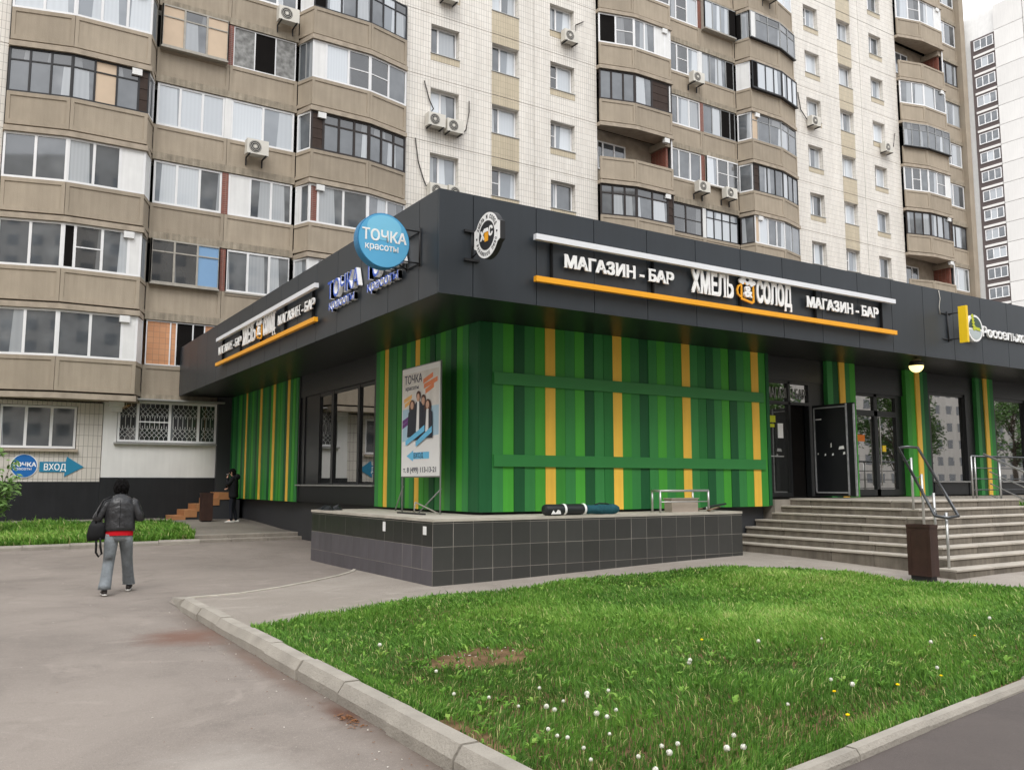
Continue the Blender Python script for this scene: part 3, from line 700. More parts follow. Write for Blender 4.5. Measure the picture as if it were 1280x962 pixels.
# shop windows to the right
for a0, a1 in ((14.22, 16.6), (17.5, 19.9), (20.9, 23.3)):
    wdw = pempty(shop, 'shop_window', ((a0+a1)/2, .2, 2.5)); fr = MB()
    fr.box(a0+.02, a0+.3, .14, .3, 1.36, 4.2); fr.box(a1-.42, a1-.02, .10, .3, 1.36, 4.2)
    fr.box(a0+.3, a1-.42, .12, .3, 1.36, 1.74); fr.box(a0+.3, a1-.42, .14, .3, 4.12, 4.2)
    part(wdw, 'window_frame', fr, M_dk)
    mb = MB(); mb.box(a0+.3, a1-.42, .2, .215, 1.74, 4.12); part(wdw, 'window_pane', mb, M_shopgl)
    mb = MB(); mb.box(a0+.28, a1-.4, .04, .14, 1.70, 1.735); part(wdw, 'window_sill', mb, M_roofz)

# ---- tiled platform
plat = thing('tiled_platform', 'low terrace faced with dark grey tiles and topped with a pale concrete deck', 'terrace', (-1.49,-1.04,0))
cb = MB(); cb.prism([(-1.4872,-1.0372),(5.7092,-1.0372),(5.7092,.14),(.14,.14),(.14,4.81),(-1.4872,4.81)], -.1, 1.052); part(plat, 'core', cb, M_grout)
dk = MB(); dk.prism([(-1.5,-1.05),(2.2,-1.05),(5.72,-1.045),(5.72,.148),(.148,.148),(.148,4.83),(-1.5,4.83)], 1.0525, 1.10); part(plat, 'deck', dk, M_deck)
T = .383; g = .009
rows = [(-.10, .258), (.258, .641), (.641, 1.024), (1.024, 1.056)]
rr = random.Random(8)
def ptile(dims, m, pos):
    o = piece(plat, 'tile', dims, m, pos); o.location += Vector((rr.uniform(-.0015,.0015), rr.uniform(-.0015,.0015), 0))
for z0, z1 in rows:
    a = -1.49
    while a < 5.70:
        a1 = min(a+T, 5.71)
        if a1-a > .06: ptile((a1-a-g, .012, z1-z0-g), M_pt, ((a+a1)/2, -1.034, (z0+z1)/2))
        a += T
    b = -1.028; 
    while b < 4.8:
        b1 = min(b+T, 4.81)
        if b1-b > .05: ptile((.012, b1-b-g, z1-z0-g), M_ptk if z0 > .6 else M_pt2, (-1.484, (b+b1)/2, (z0+z1)/2))
        b += T
    ptile((.012, 1.15, z1-z0-g), M_pt, (5.706, -.44, (z0+z1)/2))
for y, z, w_, h_ in ((-.75, .90, .13, .14), (.9, .90, .12, .17)):
    mb = MB(); mb.box(-1.4945, -1.4925, y-w_/2, y+w_/2, z-h_/2, z+h_/2); part(plat, 'paper_sticker', mb, M_paper)

# ---- stairs: flights turn the corner; each course is laid from concrete blocks
stairs = thing('entrance_steps', 'wide grey concrete steps turning the corner up to the shop doors', 'steps', (8.3,-3.2,0))
ZS = [1.325-.155*i for i in range(8)]
AL = [8.35-.32*i for i in range(8)]; BR = [-3.2-.31*i for i in range(8)]; AE = [12.4]*7+[14]
for i in range(8):
    z1 = ZS[i]; z0 = z1-.155 if i < 6 else -.05
    if i == 0: z0 = 1.17
    # right flight blocks (edge along b = BR[i])
    a = AL[i]; ae = AE[i]; rs = random.Random(i+40); depth = .36 if i else .5
    while a < ae-.2:
        ln = rs.uniform(1.0, 1.5); a1 = min(a+ln, ae)
        if ae-a1 < .4: a1 = ae
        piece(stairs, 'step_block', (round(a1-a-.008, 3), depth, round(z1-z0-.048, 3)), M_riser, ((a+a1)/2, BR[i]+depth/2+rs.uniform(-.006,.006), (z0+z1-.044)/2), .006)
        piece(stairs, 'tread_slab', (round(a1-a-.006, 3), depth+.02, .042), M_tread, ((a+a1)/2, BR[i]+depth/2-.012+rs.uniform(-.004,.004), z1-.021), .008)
        a = a1
    b = BR[i]+depth; be = .12
    if i == 7: continue
    if AL[i] < 7.7: be = .12
    else: be = -.09
    while b < be-.15:
        ln = rs.uniform(.9, 1.3); b1 = min(b+ln, be)
        if be-b1 < .35: b1 = be
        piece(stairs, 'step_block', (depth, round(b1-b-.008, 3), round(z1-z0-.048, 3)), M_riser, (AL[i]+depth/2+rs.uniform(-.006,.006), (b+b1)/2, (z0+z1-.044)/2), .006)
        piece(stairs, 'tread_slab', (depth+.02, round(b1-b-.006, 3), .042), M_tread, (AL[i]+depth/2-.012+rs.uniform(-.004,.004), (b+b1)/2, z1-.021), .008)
        b = b1
ld = MB(); ld.box(8.82, 25, BR[0]+.492, .36, .2, 1.322); ld.box(7.81, 8.83, -.1, .36, .2, 1.30); part(stairs, 'landing', ld, M_step)
fill = MB()
for i in range(1, 8): fill.box(AL[i]+.3, AE[i]-.1, BR[i]+.3, -.2, -.1, ZS[i]-.16)
part(stairs, 'core', fill, M_grout)
# raised grass bed beside the steps
rb = [(12.62,-3.0),(12.62,-5.3),(19,-5.6),(19,-3.0)]
def z_rb(a, b): return 1.18+.44*(b+3.0)+0*a
lawn_sheet('raised_lawn', rb, z_rb, .5)
blades('raised_grass', rb, z_rb, lambda d: 900 if d is None else np.ones_like(d), .16, .012, 31)

# ---- handrails
M_steeld = mat('dark reflection steel', srgb(96,98,100), .3, .5, .1, 8, metal=.8)  # same rail steel with its dark reflections put into the colour
def rail(name, label, parts_, loc, dark=False):
    t = thing(name, label, 'handrail', loc, 'stainless handrails by the steps')
    for nm, pts, r in parts_: mb = MB(); mb.tube(pts, r, 8); part(t, nm, mb, M_steeld if dark and nm != 'post' else M_steel)
    return t
c0, c1 = (8.1,-3.35), (6.25,-5.2)         # along the corner of the steps
def zc(t): return 1.325-.155*(t*7)
up = 1.0
P = lambda t, s, dz: (c0[0]+(c1[0]-c0[0])*t+.13*s, c0[1]+(c1[1]-c0[1])*t-.13*s, zc(t)+dz)
pp = []
hp = [P(-.05,-1,up+.02), P(.97,-1,up-.15), P(.99,0,up-.16), P(.97,1,up-.15), P(-.05,1,up+.02), P(-.07,0,up+.02), P(-.05,-1,up+.02)]
pp.append(('hand_rail', hp, .027))
for t in (.03, .34, .66, .96): pp.append(('post', [P(t,0,-.12 if t < .9 else -.2), P(t,0,up-.1)], .024)); pp.append(('bracket', [P(t,0,up-.12), P(t,-.35,up-.17), P(t,-.8,up-.15), P(t,-1,up-.02)], .009))
rail('handrail', 'double steel handrail sloping down the corner of the steps behind the brown bin', pp, (7.2,-4.3,.8), True)
pp = []
def Q(t, dz): return (12.52, -2.38-3.0*t, 1.33-1.42*t+dz)
for k, dz in enumerate((1.04, .68, .40, .13)): pp.append(('hand_rail' if k == 0 else 'bar', [Q(0 if k == 0 else .04,dz), Q(1.0,dz)], .027 if k == 0 else .015))
for t in (.12, .55, .97): pp.append(('post', [Q(t,-.15), Q(t,1.0)], .024))
rail('handrail', 'steel handrail with three thin lower bars beside the raised grass', pp, (12.5,-3.2,1.2))
pp = []
for k, dz in enumerate((1.0, .72, .46, .2)): pp.append(('hand_rail' if k == 0 else 'bar', [(12.3,-2.2,1.32+dz),(18.5,-2.2,1.32+dz)], .024 if k == 0 else .012))
for a in (12.3, 12.45, 14.9, 16.6, 18.4): pp.append(('post', [(a,-2.2,1.3),(a,-2.2,2.32)], .022))
rail('handrail', 'level steel railing along the landing in front of the shop windows', pp, (12.3,-2.2,1.3), True)

# ---- globe lamp under the soffit
lamp = thing('globe_lamp', 'lit round globe lamp with a black band hanging under the soffit', 'lamp', (11.5,-1.45,4.5))
mb = MB(); mb.ball((11.47,-1.45,4.53), .17, 16, 6, -.999, -.05); part(lamp, 'lamp_glass', mb, M_lamp)
mb = MB(); mb.ball((11.47,-1.45,4.53), .176, 16, 4, -.05, .62); part(lamp, 'lamp_band', mb, M_iron)
mb = MB(); mb.ball((11.47,-1.45,4.53), .17, 16, 4, .62, .98); part(lamp, 'lamp_cap', mb, mat('lamp cap', srgb(196,178,140), .4, .4))
mb = MB(); mb.tube([(11.47,-1.45,4.69),(11.47,-1.45,4.715)], .03); part(lamp, 'lamp_stem', mb, M_iron)

# ================================================================ SIGNS ON THE SHOP
def main_sign(label, O, A, N, L, segs):
    """white bar above, lettering, amber bar below; O = left end on the fascia face at z 0, A reading direction, N outwards"""
    O, A, N = map(Vector, (O, A, N)); Z = Vector((0,0,1))
    t = thing('shop_sign', label, 'sign', O+Z*5.5, 'lettered shop signs on the fascia')
    def bar(nm, s0, s1, z0, z1, d0, d1, m):
        mb = MB(); mb.extr([(s0,z0),(s1,z0),(s1,z1),(s0,z1)], O+N*d0, A, Z, N, d1-d0); part(t, nm, mb, m)
    bar('top_bar', 0, L, 5.82, 5.92, .07, .16, M_wbar); bar('bottom_bar', 0, L, 5.09, 5.185, .07, .16, M_orange)
    for s in [.38+(L-.8)*k/4 for k in range(5)]: bar('bracket', s, s+.03, 5.1, 5.9, .003, .068, M_gap)
    for s0, txt, wd, z, cap, bold in segs:
        sign_text(t, txt, O+A*s0+N*.06+Z*z, A, Z, wd, cap, .028, M_wlet, bold)
    # beer mug with an ampersand between the two words
    s = L*.5-.07 if True else 0
    s = segs[1][0]+segs[1][2]+.09
    X = lambda x: s+x
    mug = MB()
    outer = [(.12,5.36),(.44,5.30),(.50,5.34),(.50,5.70),(.12,5.72)]; inner = [(.155,5.40),(.44,5.345),(.465,5.37),(.465,5.67),(.155,5.69)]
    for i in range(5):
        j = (i+1) % 5; mug.extr([(X(outer[i][0]),outer[i][1]),(X(outer[j][0]),outer[j][1]),(X(inner[j][0]),inner[j][1]),(X(inner[i][0]),inner[i][1])], O+N*.06, A, Z, N, .03)
    hd = [(.12,5.68),(.04,5.64),(.0,5.54),(.02,5.45),(.12,5.39)]; h2 = [(.12,5.645),(.062,5.613),(.034,5.54),(.05,5.468),(.12,5.423)]
    for i in range(4): mug.extr([(X(hd[i][0]),hd[i][1]),(X(h2[i][0]),h2[i][1]),(X(h2[i+1][0]),h2[i+1][1]),(X(hd[i+1][0]),hd[i+1][1])], O+N*.06, A, Z, N, .03)
    part(t, 'mug_emblem', mug, M_orange)
    fo = MB()
    for x, z, r in ((.12,5.74,.055),(.2,5.78,.06),(.3,5.8,.06),(.4,5.77,.06),(.49,5.73,.05),(.16,5.72,.05),(.3,5.74,.07),(.42,5.71,.06)):
        fo.extr([(X(x)+r*math.cos(k*math.pi/5), z+r*math.sin(k*math.pi/5)) for k in range(10)], O+N*(.062+.0035*x), A, Z, N, .035)
    part(t, 'foam_emblem', fo, M_wlet)
    sign_text(t, '&', O+A*X(.2)+N*.06+Z*5.42, A, Z, .22, .24, .06, M_wlet, .03)
    return t
main_sign('white lettered sign with beer mug between white and amber bars on the front fascia', (-.03,-1.78,0), (1,0,0), (0,-1,0), 10.06,
    [(.64,'МАГАЗИН - БАР',2.57,5.435,.225,.045),(3.67,'ХМЕЛЬ',1.14,5.365,.43,.045),(5.48,'СОЛОД',1.06,5.365,.43,.045),(7.02,'МАГАЗИН - БАР',2.48,5.435,.225,.045)])
main_sign('same kind of lettered sign seen edge on along the left side fascia', (-1.81,12.16,0), (0,-1,0), (-1,0,0), 8.53,
    [(.03,'МАГАЗИН - БАР',2.45,5.435,.215,.042),(2.62,'ХМЕЛЬ',1.2,5.365,.44,.045),(4.54,'СОЛОД',1.0,5.365,.43,.045),(5.76,'МАГАЗИН - БАР',2.56,5.435,.215,.042)])

# blue lettering pairs on the left side
for lab, b0 in (('blue illuminated two line lettering with white edges, left of the round sign', 2.98), ('blue illuminated two line lettering half hidden by the round blue sign', .98)):
    t = thing('letter_sign', lab, 'sign', (-1.83, b0-.8, 5.4), 'blue letter signs on the side fascia')
    sign_text(t, 'ТОЧКА', (-1.83, b0, 5.43), (0,-1,0), (0,0,1), 1.66, .36, .09, M_wlet, .018, m2=M_blulet)
    sign_text(t, 'красоты', (-1.83, b0-.06, 5.20), (0,-1,0), (0,0,1), 1.36, .2, .08, M_wlet, .012, m2=M_blulet)

def circ(r, n=40, a0=0, cx=0, cy=0, sx=1): return [(cx+r*sx*math.cos(a0+2*math.pi*k/n), cy+r*math.sin(a0+2*math.pi*k/n)) for k in range(n)]
# round projecting sign
rs_ = thing('round_sign', 'round pale blue sign with white lettering on a bracket at the corner', 'sign', (-2.5,-1.2,5.59))
cx, cy, cz = -2.51, -1.2, 5.59
mb = MB(); mb.extr(circ(.455, 48), (cx,cy+.17,cz), (1,0,0), (0,0,1), (0,-1,0), .165); part(rs_, 'rim', mb, M_skyd)
mb = MB(); mb.extr(circ(.44, 48), (cx,cy+.0045,cz), (1,0,0), (0,0,1), (0,-1,0), .012); part(rs_, 'sign_face', mb, M_sky)
mb = MB(); gl_ = [(x*.30, y*.21) for x, y in circ(1, 32)]; mb.extr(gl_, (cx,cy-.0078,cz+.205), (1,0,0), (0,0,1), (0,-1,0), .003); part(rs_, 'highlight_print', mb, M_sky2)
sign_text(rs_, 'ТОЧКА', (cx-.385,cy-.008,cz-.02), (1,0,0), (0,0,1), .78, .185, .006, M_wlet, .022)
sign_text(rs_, 'красоты', (cx-.33,cy-.008,cz-.17), (1,0,0), (0,0,1), .58, .115, .006, M_wlet, .012)
br = MB()
for z in (5.32, 5.86):
    br.tube([(-1.83,-1.12,z),(-2.3,-1.12,z)], .014, 6); br.tube([(-1.83,-.62,z),(-2.3,-1.08,z)], .014, 6); br.tube([(-1.83,-1.12,z),(-1.83,-.6,z)], .012, 6)
br.tube([(-1.83,-1.12,5.27),(-1.83,-1.12,5.93)], .016, 6); br.tube([(-1.83,-.62,5.27),(-1.83,-.62,5.93)], .012, 6)
part(rs_, 'bracket', br, M_iron)

# badge-shaped projecting sign
bs_ = thing('badge_sign', 'black and white badge sign with notched sides on a short bracket', 'sign', (-1.2,-2.38,5.58))
def badge(s, k=1.): 
    pts = []
    for i in range(64):
        an = 2*math.pi*i/64; x, y = .375*math.cos(an), .375*math.sin(an)
        if abs(y) < .16 and abs(x) > .2: x = math.copysign(.405, x)
        pts.append((x*s, y*s))
    return pts
bo = Vector((-1.12,-2.38,5.58)); Ab, Bb, Nb = Vector((0,-1,0)), Vector((0,0,1)), Vector((-1,0,0))
mb = MB(); mb.extr(badge(1.0), bo+Nb*.06, Ab, Bb, Nb, .09); part(bs_, 'sign_case', mb, M_iron)
mb = MB(); mb.extr(badge(.975), bo+Nb*.15, Ab, Bb, Nb, .006); part(bs_, 'sign_face', mb, M_wlet)
mb = MB(); mb.extr(circ(.235, 40), bo+Nb*.156, Ab, Bb, Nb, .004); part(bs_, 'face_disc', mb, M_iron)
sign_text(bs_, 'Х', bo+Nb*.160+Ab*-.19+Bb*-.06, Ab, Bb, .13, .15, .006, M_wlet, .05)
sign_text(bs_, 'С', bo+Nb*.160+Ab*.07+Bb*-.03, Ab, Bb, .12, .15, .006, M_wlet, .05)
mb = MB(); mb.extr([(-.05,-.1),(.05,-.1),(.06,.06),(-.06,.06)], bo+Nb*.160, Ab, Bb, Nb, .008); part(bs_, 'mug_emblem', mb, M_orange)
mb = MB(); mb.extr([(-.07,.05),(.07,.05),(.06,.11),(-.06,.11)], bo+Nb*.169, Ab, Bb, Nb, .006); part(bs_, 'foam_emblem', mb, M_wlet)
def arc_text(parent, s, r, a_mid, span, h, flip):
    n = len(s)
    for i, ch in enumerate(s):
        if ch == ' ': continue
        a = a_mid+span*(i/(n-1)-.5)*(1 if flip else -1); c, sn = math.cos(a), math.sin(a)
        up_ = Ab*c+Bb*sn; ri = Ab*sn-Bb*c
        if flip: up_, ri = -up_, -ri
        p = bo+Nb*.156+(Ab*c+Bb*sn)*r-up_*h/2-ri*h*.32
        sign_text(parent, ch, p, ri, up_, h*.64, h, .004, M_iron, .02)
arc_text(bs_, 'ХМЕЛЬ И СОЛОД', .302, math.pi/2, 2.2, .062, False)
arc_text(bs_, 'РАЗЛИВНОЕ ПИВО', .302, -math.pi/2, 2.4, .055, True)
for x in (-.31, .31): mb = MB(); mb.extr(circ(.018, 10, 0, x, 0), bo+Nb*.156, Ab, Bb, Nb, .005); part(bs_, 'dot', mb, M_iron)
br = MB()
br.box(-1.36, -1.08, -1.83, -1.781, 5.77, 5.81); br.box(-1.36, -1.08, -1.83, -1.781, 5.29, 5.33); br.tube([(-1.22,-1.81,5.33),(-1.22,-1.81,5.77)], .012, 6)
br.tube([(-1.2,-1.8,5.76),(-1.19,-2.05,5.74)], .016, 6); br.tube([(-1.2,-1.8,5.52),(-1.19,-2.05,5.66)], .012, 6); br.tube([(-1.2,-1.8,5.36),(-1.19,-2.08,5.46)], .012, 6)
part(bs_, 'bracket', br, M_iron)

# bank sign
ys_ = thing('yellow_sign', 'upright yellow box sign on a black bracket over the shop windows', 'sign', (12.5,-2.1,5.5))
mb = MB(); mb.box(12.32, 12.40, -2.28, -2.08, 5.08, 5.98); part(ys_, 'sign_case', mb, M_yel)
br = MB()
for z in (5.2, 5.84): br.tube([(12.35,-1.78,z),(12.37,-2.13,z)], .016, 6); br.tube([(12.1,-1.79,z),(12.5,-1.79,z)], .014, 6)
br.tube([(12.33,-1.8,5.14),(12.33,-1.8,5.9)], .018, 6); part(ys_, 'bracket', br, M_iron)
bk = thing('bank_sign', 'white lettering with a round wheat emblem at the right end of the fascia', 'sign', (13.3,-1.8,5.5))
O = Vector((13.33,-1.8,5.56)); 
mb = MB(); mb.extr(circ(.34, 36), O, (1,0,0), (0,0,1), (0,-1,0), .12); part(bk, 'emblem_disc', mb, M_wlet)
M_dg = mat('dark emblem print', srgb(60,84,70), .4, .4)
mb = MB(); mb.extr([p for p in circ(.285, 36) if p[1] > -.02], O+Vector((0,-.12,0)), (1,0,0), (0,0,1), (0,-1,0), .006); part(bk, 'emblem_field', mb, M_dg)
M_gp = mat('grey emblem print', srgb(186,196,196), .4, .4)
mb = MB(); mb.extr([p for p in circ(.285, 36) if p[1] < -.02], O+Vector((0,-.12,0)), (1,0,0), (0,0,1), (0,-1,0), .006); part(bk, 'emblem_field', mb, M_gp)
mb = MB()
for k in range(5):
    x, z = -.12+.012*k, .30-.08*k; mb.extr([(x-.07,z),(x,z-.05),(x+.07,z),(x,z+.06)], O+Vector((0,-.127-.0006*k,0)), (1,0,0), (0,0,1), (0,-1,0), .006)
mb.extr([(-.13,-.03),(.2,-.06),(.18,.02),(.02,.03),(-.08,.06)], O+Vector((0,-.131,0)), (1,0,0), (0,0,1), (0,-1,0), .006)
part(bk, 'wheat_emblem', mb, M_lime)
sign_text(bk, 'Россельхозбанк', (13.80,-1.8,5.41), (1,0,0), (0,0,1), 3.2, .27, .05, M_wlet, .015)
tt = MB(); tt.tube([(12.03,-1.79,6.4),(12.06,-1.80,6.2),(12.0,-1.80,6.0),(12.04,-1.79,5.8)], .008, 5); tagm(link('cable', tt.mesh('cable', M_ac)), 'short grey cable hanging down the fascia left of the yellow sign', 'cable')

# ================================================================ APARTMENT BLOCK
BW = 17.865; HS = 2.884; Z1 = 4.524
zj = lambda j: Z1+HS*j
apt = thing('apartment_block', 'tall ivory tiled apartment block with beige concrete balconies behind the shop', 'apartment block', (0, BW, 0))
def holed(parent, name, a0, a1, z0, z1, holes, m, th=.32, b=BW):
    """wall panel with window openings and reveals"""
    xs = sorted({a0, a1, *[h[0] for h in holes], *[h[1] for h in holes]}); zs = sorted({z0, z1, *[h[2] for h in holes], *[h[3] for h in holes]})
    inh = lambda x, z: any(h[0] < x < h[1] and h[2] < z < h[3] for h in holes)
    mb = MB()
    for i in range(len(xs)-1):
        for k in range(len(zs)-1):
            if not inh((xs[i]+xs[i+1])/2, (zs[k]+zs[k+1])/2):
                mb.add([(xs[i],b,zs[k]),(xs[i+1],b,zs[k]),(xs[i+1],b,zs[k+1]),(xs[i],b,zs[k+1])], [(0,1,2,3)])
    for h in holes:
        x0, x1, y0, y1 = h; mb.add([(x0,b,y0),(x1,b,y0),(x1,b,y1),(x0,b,y1),(x0,b+th,y0),(x1,b+th,y0),(x1,b+th,y1),(x0,b+th,y1)],
            [(0,4,5,1),(1,5,6,2),(2,6,7,3),(3,7,4,0)])
    mb.add([(a0,b,z0),(a1,b,z0),(a1,b,z1),(a0,b,z1),(a0,b+th,z0),(a1,b+th,z0),(a1,b+th,z1),(a0,b+th,z1)], [(0,4,5,1),(1,5,6,2),(2,6,7,3),(3,7,4,0)])
    return part(parent, name, mb, m)
FR = {'W': (M_pvc, .07), 'K': (M_kfr, .075), 'B': (M_bfr, .055), 'G': (M_gfr, .04), 'M': (M_mfr, .055), 'T': (M_pvc, .035)}
PM = {'g': M_gl, 'c': M_glw, 'd': M_open, 'n': M_gd, 'e': M_gd, 'w': M_infill, 's': M_sid, 'b': M_blue, 'p': M_beige, 'k': M_peel, 'o': M_orng, 'r': M_brick}
def glaze(parent, p0, p1, z0, z1, spec, out=0., s0=0., s1=0.):
    """window band along p0-p1: frame code | pane codes (weight before code) ; ^ adds top lights"""
    fc, codes = spec.split('|'); top = '^' in codes; codes = codes.replace('^', ''); m, fw = FR[fc]
    L = math.hypot(p1[0]-p0[0], p1[1]-p0[1]); a, bnd = s0, L-s1
    items = []; wt = ''
    for ch in codes:
        if ch in '0123456789.': wt += ch
        else: items.append((ch, float(wt) if wt else 1.)); wt = ''
    tot = sum(w_ for _, w_ in items); fr = MB(); d0, d1 = out-.09, out-.02
    fr.obox(p0, p1, a, bnd, d0, d1, z0, z0+fw); fr.obox(p0, p1, a, bnd, d0, d1, z1-fw, z1)
    zt = z0+(z1-z0)*.72; s = a
    for i, (ch, w_) in enumerate(items):
        e_ = s+(bnd-a)*w_/tot
        hw = fw*.5 if i else fw
        if i == 0: fr.obox(p0, p1, a, a+fw, d0, d1, z0+fw, z1-fw)
        last = i == len(items)-1
        er = e_-(fw if last else fw*.6); sl = s+(fw if i == 0 else fw*.6)
        fr.obox(p0, p1, er, e_ if last else e_+fw*.6, d0, d1, z0+fw, z1-fw)
        lo, hi = z0+fw, z1-fw
        if ch in 'ws':
            pl_ = MB(); n = 1 if ch == 'w' else 7
            if n == 1: pl_.obox(p0, p1, sl, er, out-.06, out-.03, lo, hi)
            else:
                for q in range(n): pl_.obox(p0, p1, sl, er, out-.06, out-.03-.012*(q % 2), lo+(hi-lo)*q/n, lo+(hi-lo)*(q+1)/n-.006)
            part(parent, 'infill_panel', pl_, PM[ch])
        else:
            segs = [(lo, hi, ch)]
            if top: segs = [(lo, zt-fw*.4, ch), (zt+fw*.4, hi, 'n' if ch in 'gnde' else ch)]; fr.obox(p0, p1, sl, er, d0+.005, d1-.005, zt-fw*.4, zt+fw*.4)
            elif ch == 'n': zm = (lo+hi)/2; fr.obox(p0, p1, sl, er, d0+.015, d1-.008, zm-.02, zm+.02)
            for y0, y1, c in segs:
                g_ = MB(); g_.obox(p0, p1, sl, er, out-.065, out-.05, y0, y1)
                part(parent, 'window_pane' if c in 'gcnde' else 'board', g_, PM[c])
        s = e_
    part(parent, 'window_frame', fr, m)
def parapet(parent, p0, p1, z0, z1, e0=.12, e1=.12, name='parapet_panel'):
    L = math.hypot(p1[0]-p0[0], p1[1]-p0[1]); mb = MB()
    mb.obox(p0, p1, .008, L-.008, -.10, -.028, z0, z1)
    mb.obox(p0, p1, .008, L-.008, -.028, 0, z1-.13, z1); mb.obox(p0, p1, .008, L-.008, -.028, 0, z0, z0+.15)
    if e0: mb.obox(p0, p1, .008, e0, -.028, 0, z0+.15, z1-.13)
    if e1: mb.obox(p0, p1, L-e1, L-.008, -.028, 0, z0+.15, z1-.13)
    return part(parent, name, mb, M_conc)
def balcony(c, side, j, spec):
    """bowed balcony; side -1 stands left of the recess, +1 right. spec = (wall-side segment, recess-side segment, return, corner infill)"""
    z = zj(j); X = lambda d: c+side*d
    pts = [(X(7.13), BW-.22), (X(5.3), BW-.72), (X(2.9), BW-.74), (X(2.58), BW+.06)]
    if side > 0: pts = pts[::-1]
    bal = pempty(apt, 'balcony', ((pts[0][0]+pts[-1][0])/2, BW, z))
    sl = MB(); o = [(X(7.15), BW+.2), (X(7.15), BW-.28), (X(5.3), BW-.79), (X(2.86), BW-.81), (X(2.56), BW+.2)]
    sl.prism(o if side < 0 else o[::-1], z-.15, z+.03); part(bal, 'floor_slab', sl, M_slab)
    lt = MB(); o = [(X(7.05), BW+.2), (X(7.05), BW-.15), (X(5.28), BW-.64), (X(2.97), BW-.65), (X(2.67), BW+.2)]
    lt.prism(o if side < 0 else o[::-1], z+.03, z+.1); part(bal, 'joint', lt, M_joint)
    for p, q in zip(pts, pts[1:]):
        L = math.hypot(p[0]-q[0], p[1]-q[1]); ret = L < 1.2
        parapet(bal, p, q, z+.10, z+1.20, 0 if ret else .12, 0 if ret else .12)
    segs = list(zip(pts, pts[1:])); sp = list(spec[:3]) if side < 0 else list(spec[:3])[::-1]
    zt = z+HS-.16; out = spec[4] if len(spec) > 4 else 0.
    for (p, q), s_ in zip(segs, sp):
        if not s_: continue
        L = math.hypot(p[0]-q[0], p[1]-q[1]); ret = L < 1.2
        glaze(bal, p, q, z+1.205, zt, s_, -.0 if ret else out, 0 if not ret else .03, 0 if not ret else .03)
    if out:
        sk = MB()
        for p, q in segs[:2] if side < 0 else segs[1:]:
            sk.obox(p, q, 0, math.hypot(p[0]-q[0], p[1]-q[1]), 0, out+.03, z+1.14, z+1.2)
        part(bal, 'sill_board', sk, M_bfr)
    if not spec[0]:                      # open balcony: back wall with its own window and door
        bw = MB(); a0, a1 = sorted((X(7.0), X(2.7))); bw.box(a0, a1, BW+.62, BW+.70, z+.1, zt+.2); part(bal, 'back_wall', bw, M_slab)
        a0 = min(X(6.7), X(5.0)); glaze(bal, (a0, BW+.6), (a0+1.8, BW+.6), z+.9, z+2.35, 'W|.5egg', .05)
        sw = MB(); xx = X(3.1); sw.box(xx-.06, xx+.06, BW-.5, BW+1, z+.1, zt); part(bal, 'side_wall', sw, M_brick)
        bm_ = MB(); bm_.box(xx-.2, xx+.2, BW-.6, BW+1, zt-.35, zt-.02); part(bal, 'beam', bm_, M_slab)
    else:
        bw = MB(); a0, a1 = sorted((X(7.0), X(2.7))); bw.box(a0, a1, BW+.7, BW+.78, z+.1, zt); part(bal, 'back_wall', bw, M_open)
    # concrete bracket end that shows beside the glazing
    cx_ = X(3.32); kb = MB(); p = (cx_, BW-.74)
    if (j*5+side+int(c)) % 3 == 0: return
    kb.box(cx_-.16, cx_+.16, BW-.80, BW-.6, zt-.24, zt-.02); part(bal, 'bracket_end', kb, M_infill)
def loggia(c, j, sl_, sr_, outl=0., outr=0.):
    z = zj(j); b = BW+.08; lg = pempty(apt, 'loggia', (c, b, z))
    mid = c-.02
    for p, q in (((c-2.58, b), (mid, b)), ((mid, b), (c+2.58, b))): parapet(lg, p, q, z+.20, z+1.22)
    rawm = MB(); rawm.box(c-2.58, c+2.58, b-.035, b+.4, z-.07, z+.198); part(lg, 'floor_slab', rawm, M_conc_r)
    zt = z+HS-.09
    for (a0, a1, s_, out) in ((c-2.5, mid-.12, sl_, outl), (mid+.12, c+2.5, sr_, outr)):
        if not s_: continue
        glaze(lg, (a0, b), (a1, b), z+1.23, zt, s_, out)
        if out:
            e_ = MB(); e_.box(a0, a0+.04, b-out+.02, b+.02, z+1.23, zt); e_.box(a1-.04, a1, b-out+.02, b+.02, z+1.23, zt); e_.box(a0, a1, b-out, b+.02, z+1.17, z+1.23); part(lg, 'box_side', e_, M_mfr)
    mp_ = MB(); mp_.box(mid-.115, mid+.115, b+.0, b+.4, z+1.225, zt); part(lg, 'partition', mp_, M_brick if (j*7+int(c)) % 3 else M_infill)
    bk = MB(); bk.box(c-2.5, c+2.5, b+.7, b+.78, z+1.2, zt); part(lg, 'back_wall', bk, M_orng if (j == 0 and c < 5) else M_open)
C1, C2, C3 = -.48, 24.0, 48.5
A_ = {0: ('W|gg','W|gg.5w','W|w'), 1: ('W|gg','W|.4dngw.01w','M|g'), 2: ('W|gg','W|ggw','W|w'), 3: ('B|ggg^','B|gpg.5s^','W|g'), 4: ('W|cc','W|ccc','M|g'), 5: ('W|cg','W|gg','W|g')}
A_[1] = ('W|gg', 'W|.45dng.5w', 'M|g')
B_ = {0: ('T|2o.5o1.4d1do', 'T|ogo', 0, 0), 1: ('M|nnb^', 'W|ggg', .18, .03), 2: ('W|ccg', 'W|wgg', 0, 0), 3: ('W|ccc', 'W|2c2c', 0, 0), 4: ('M|pgp^', 'T|1kdk', .25, 0), 5: ('W|cg', 'W|wgg', 0, 0)}
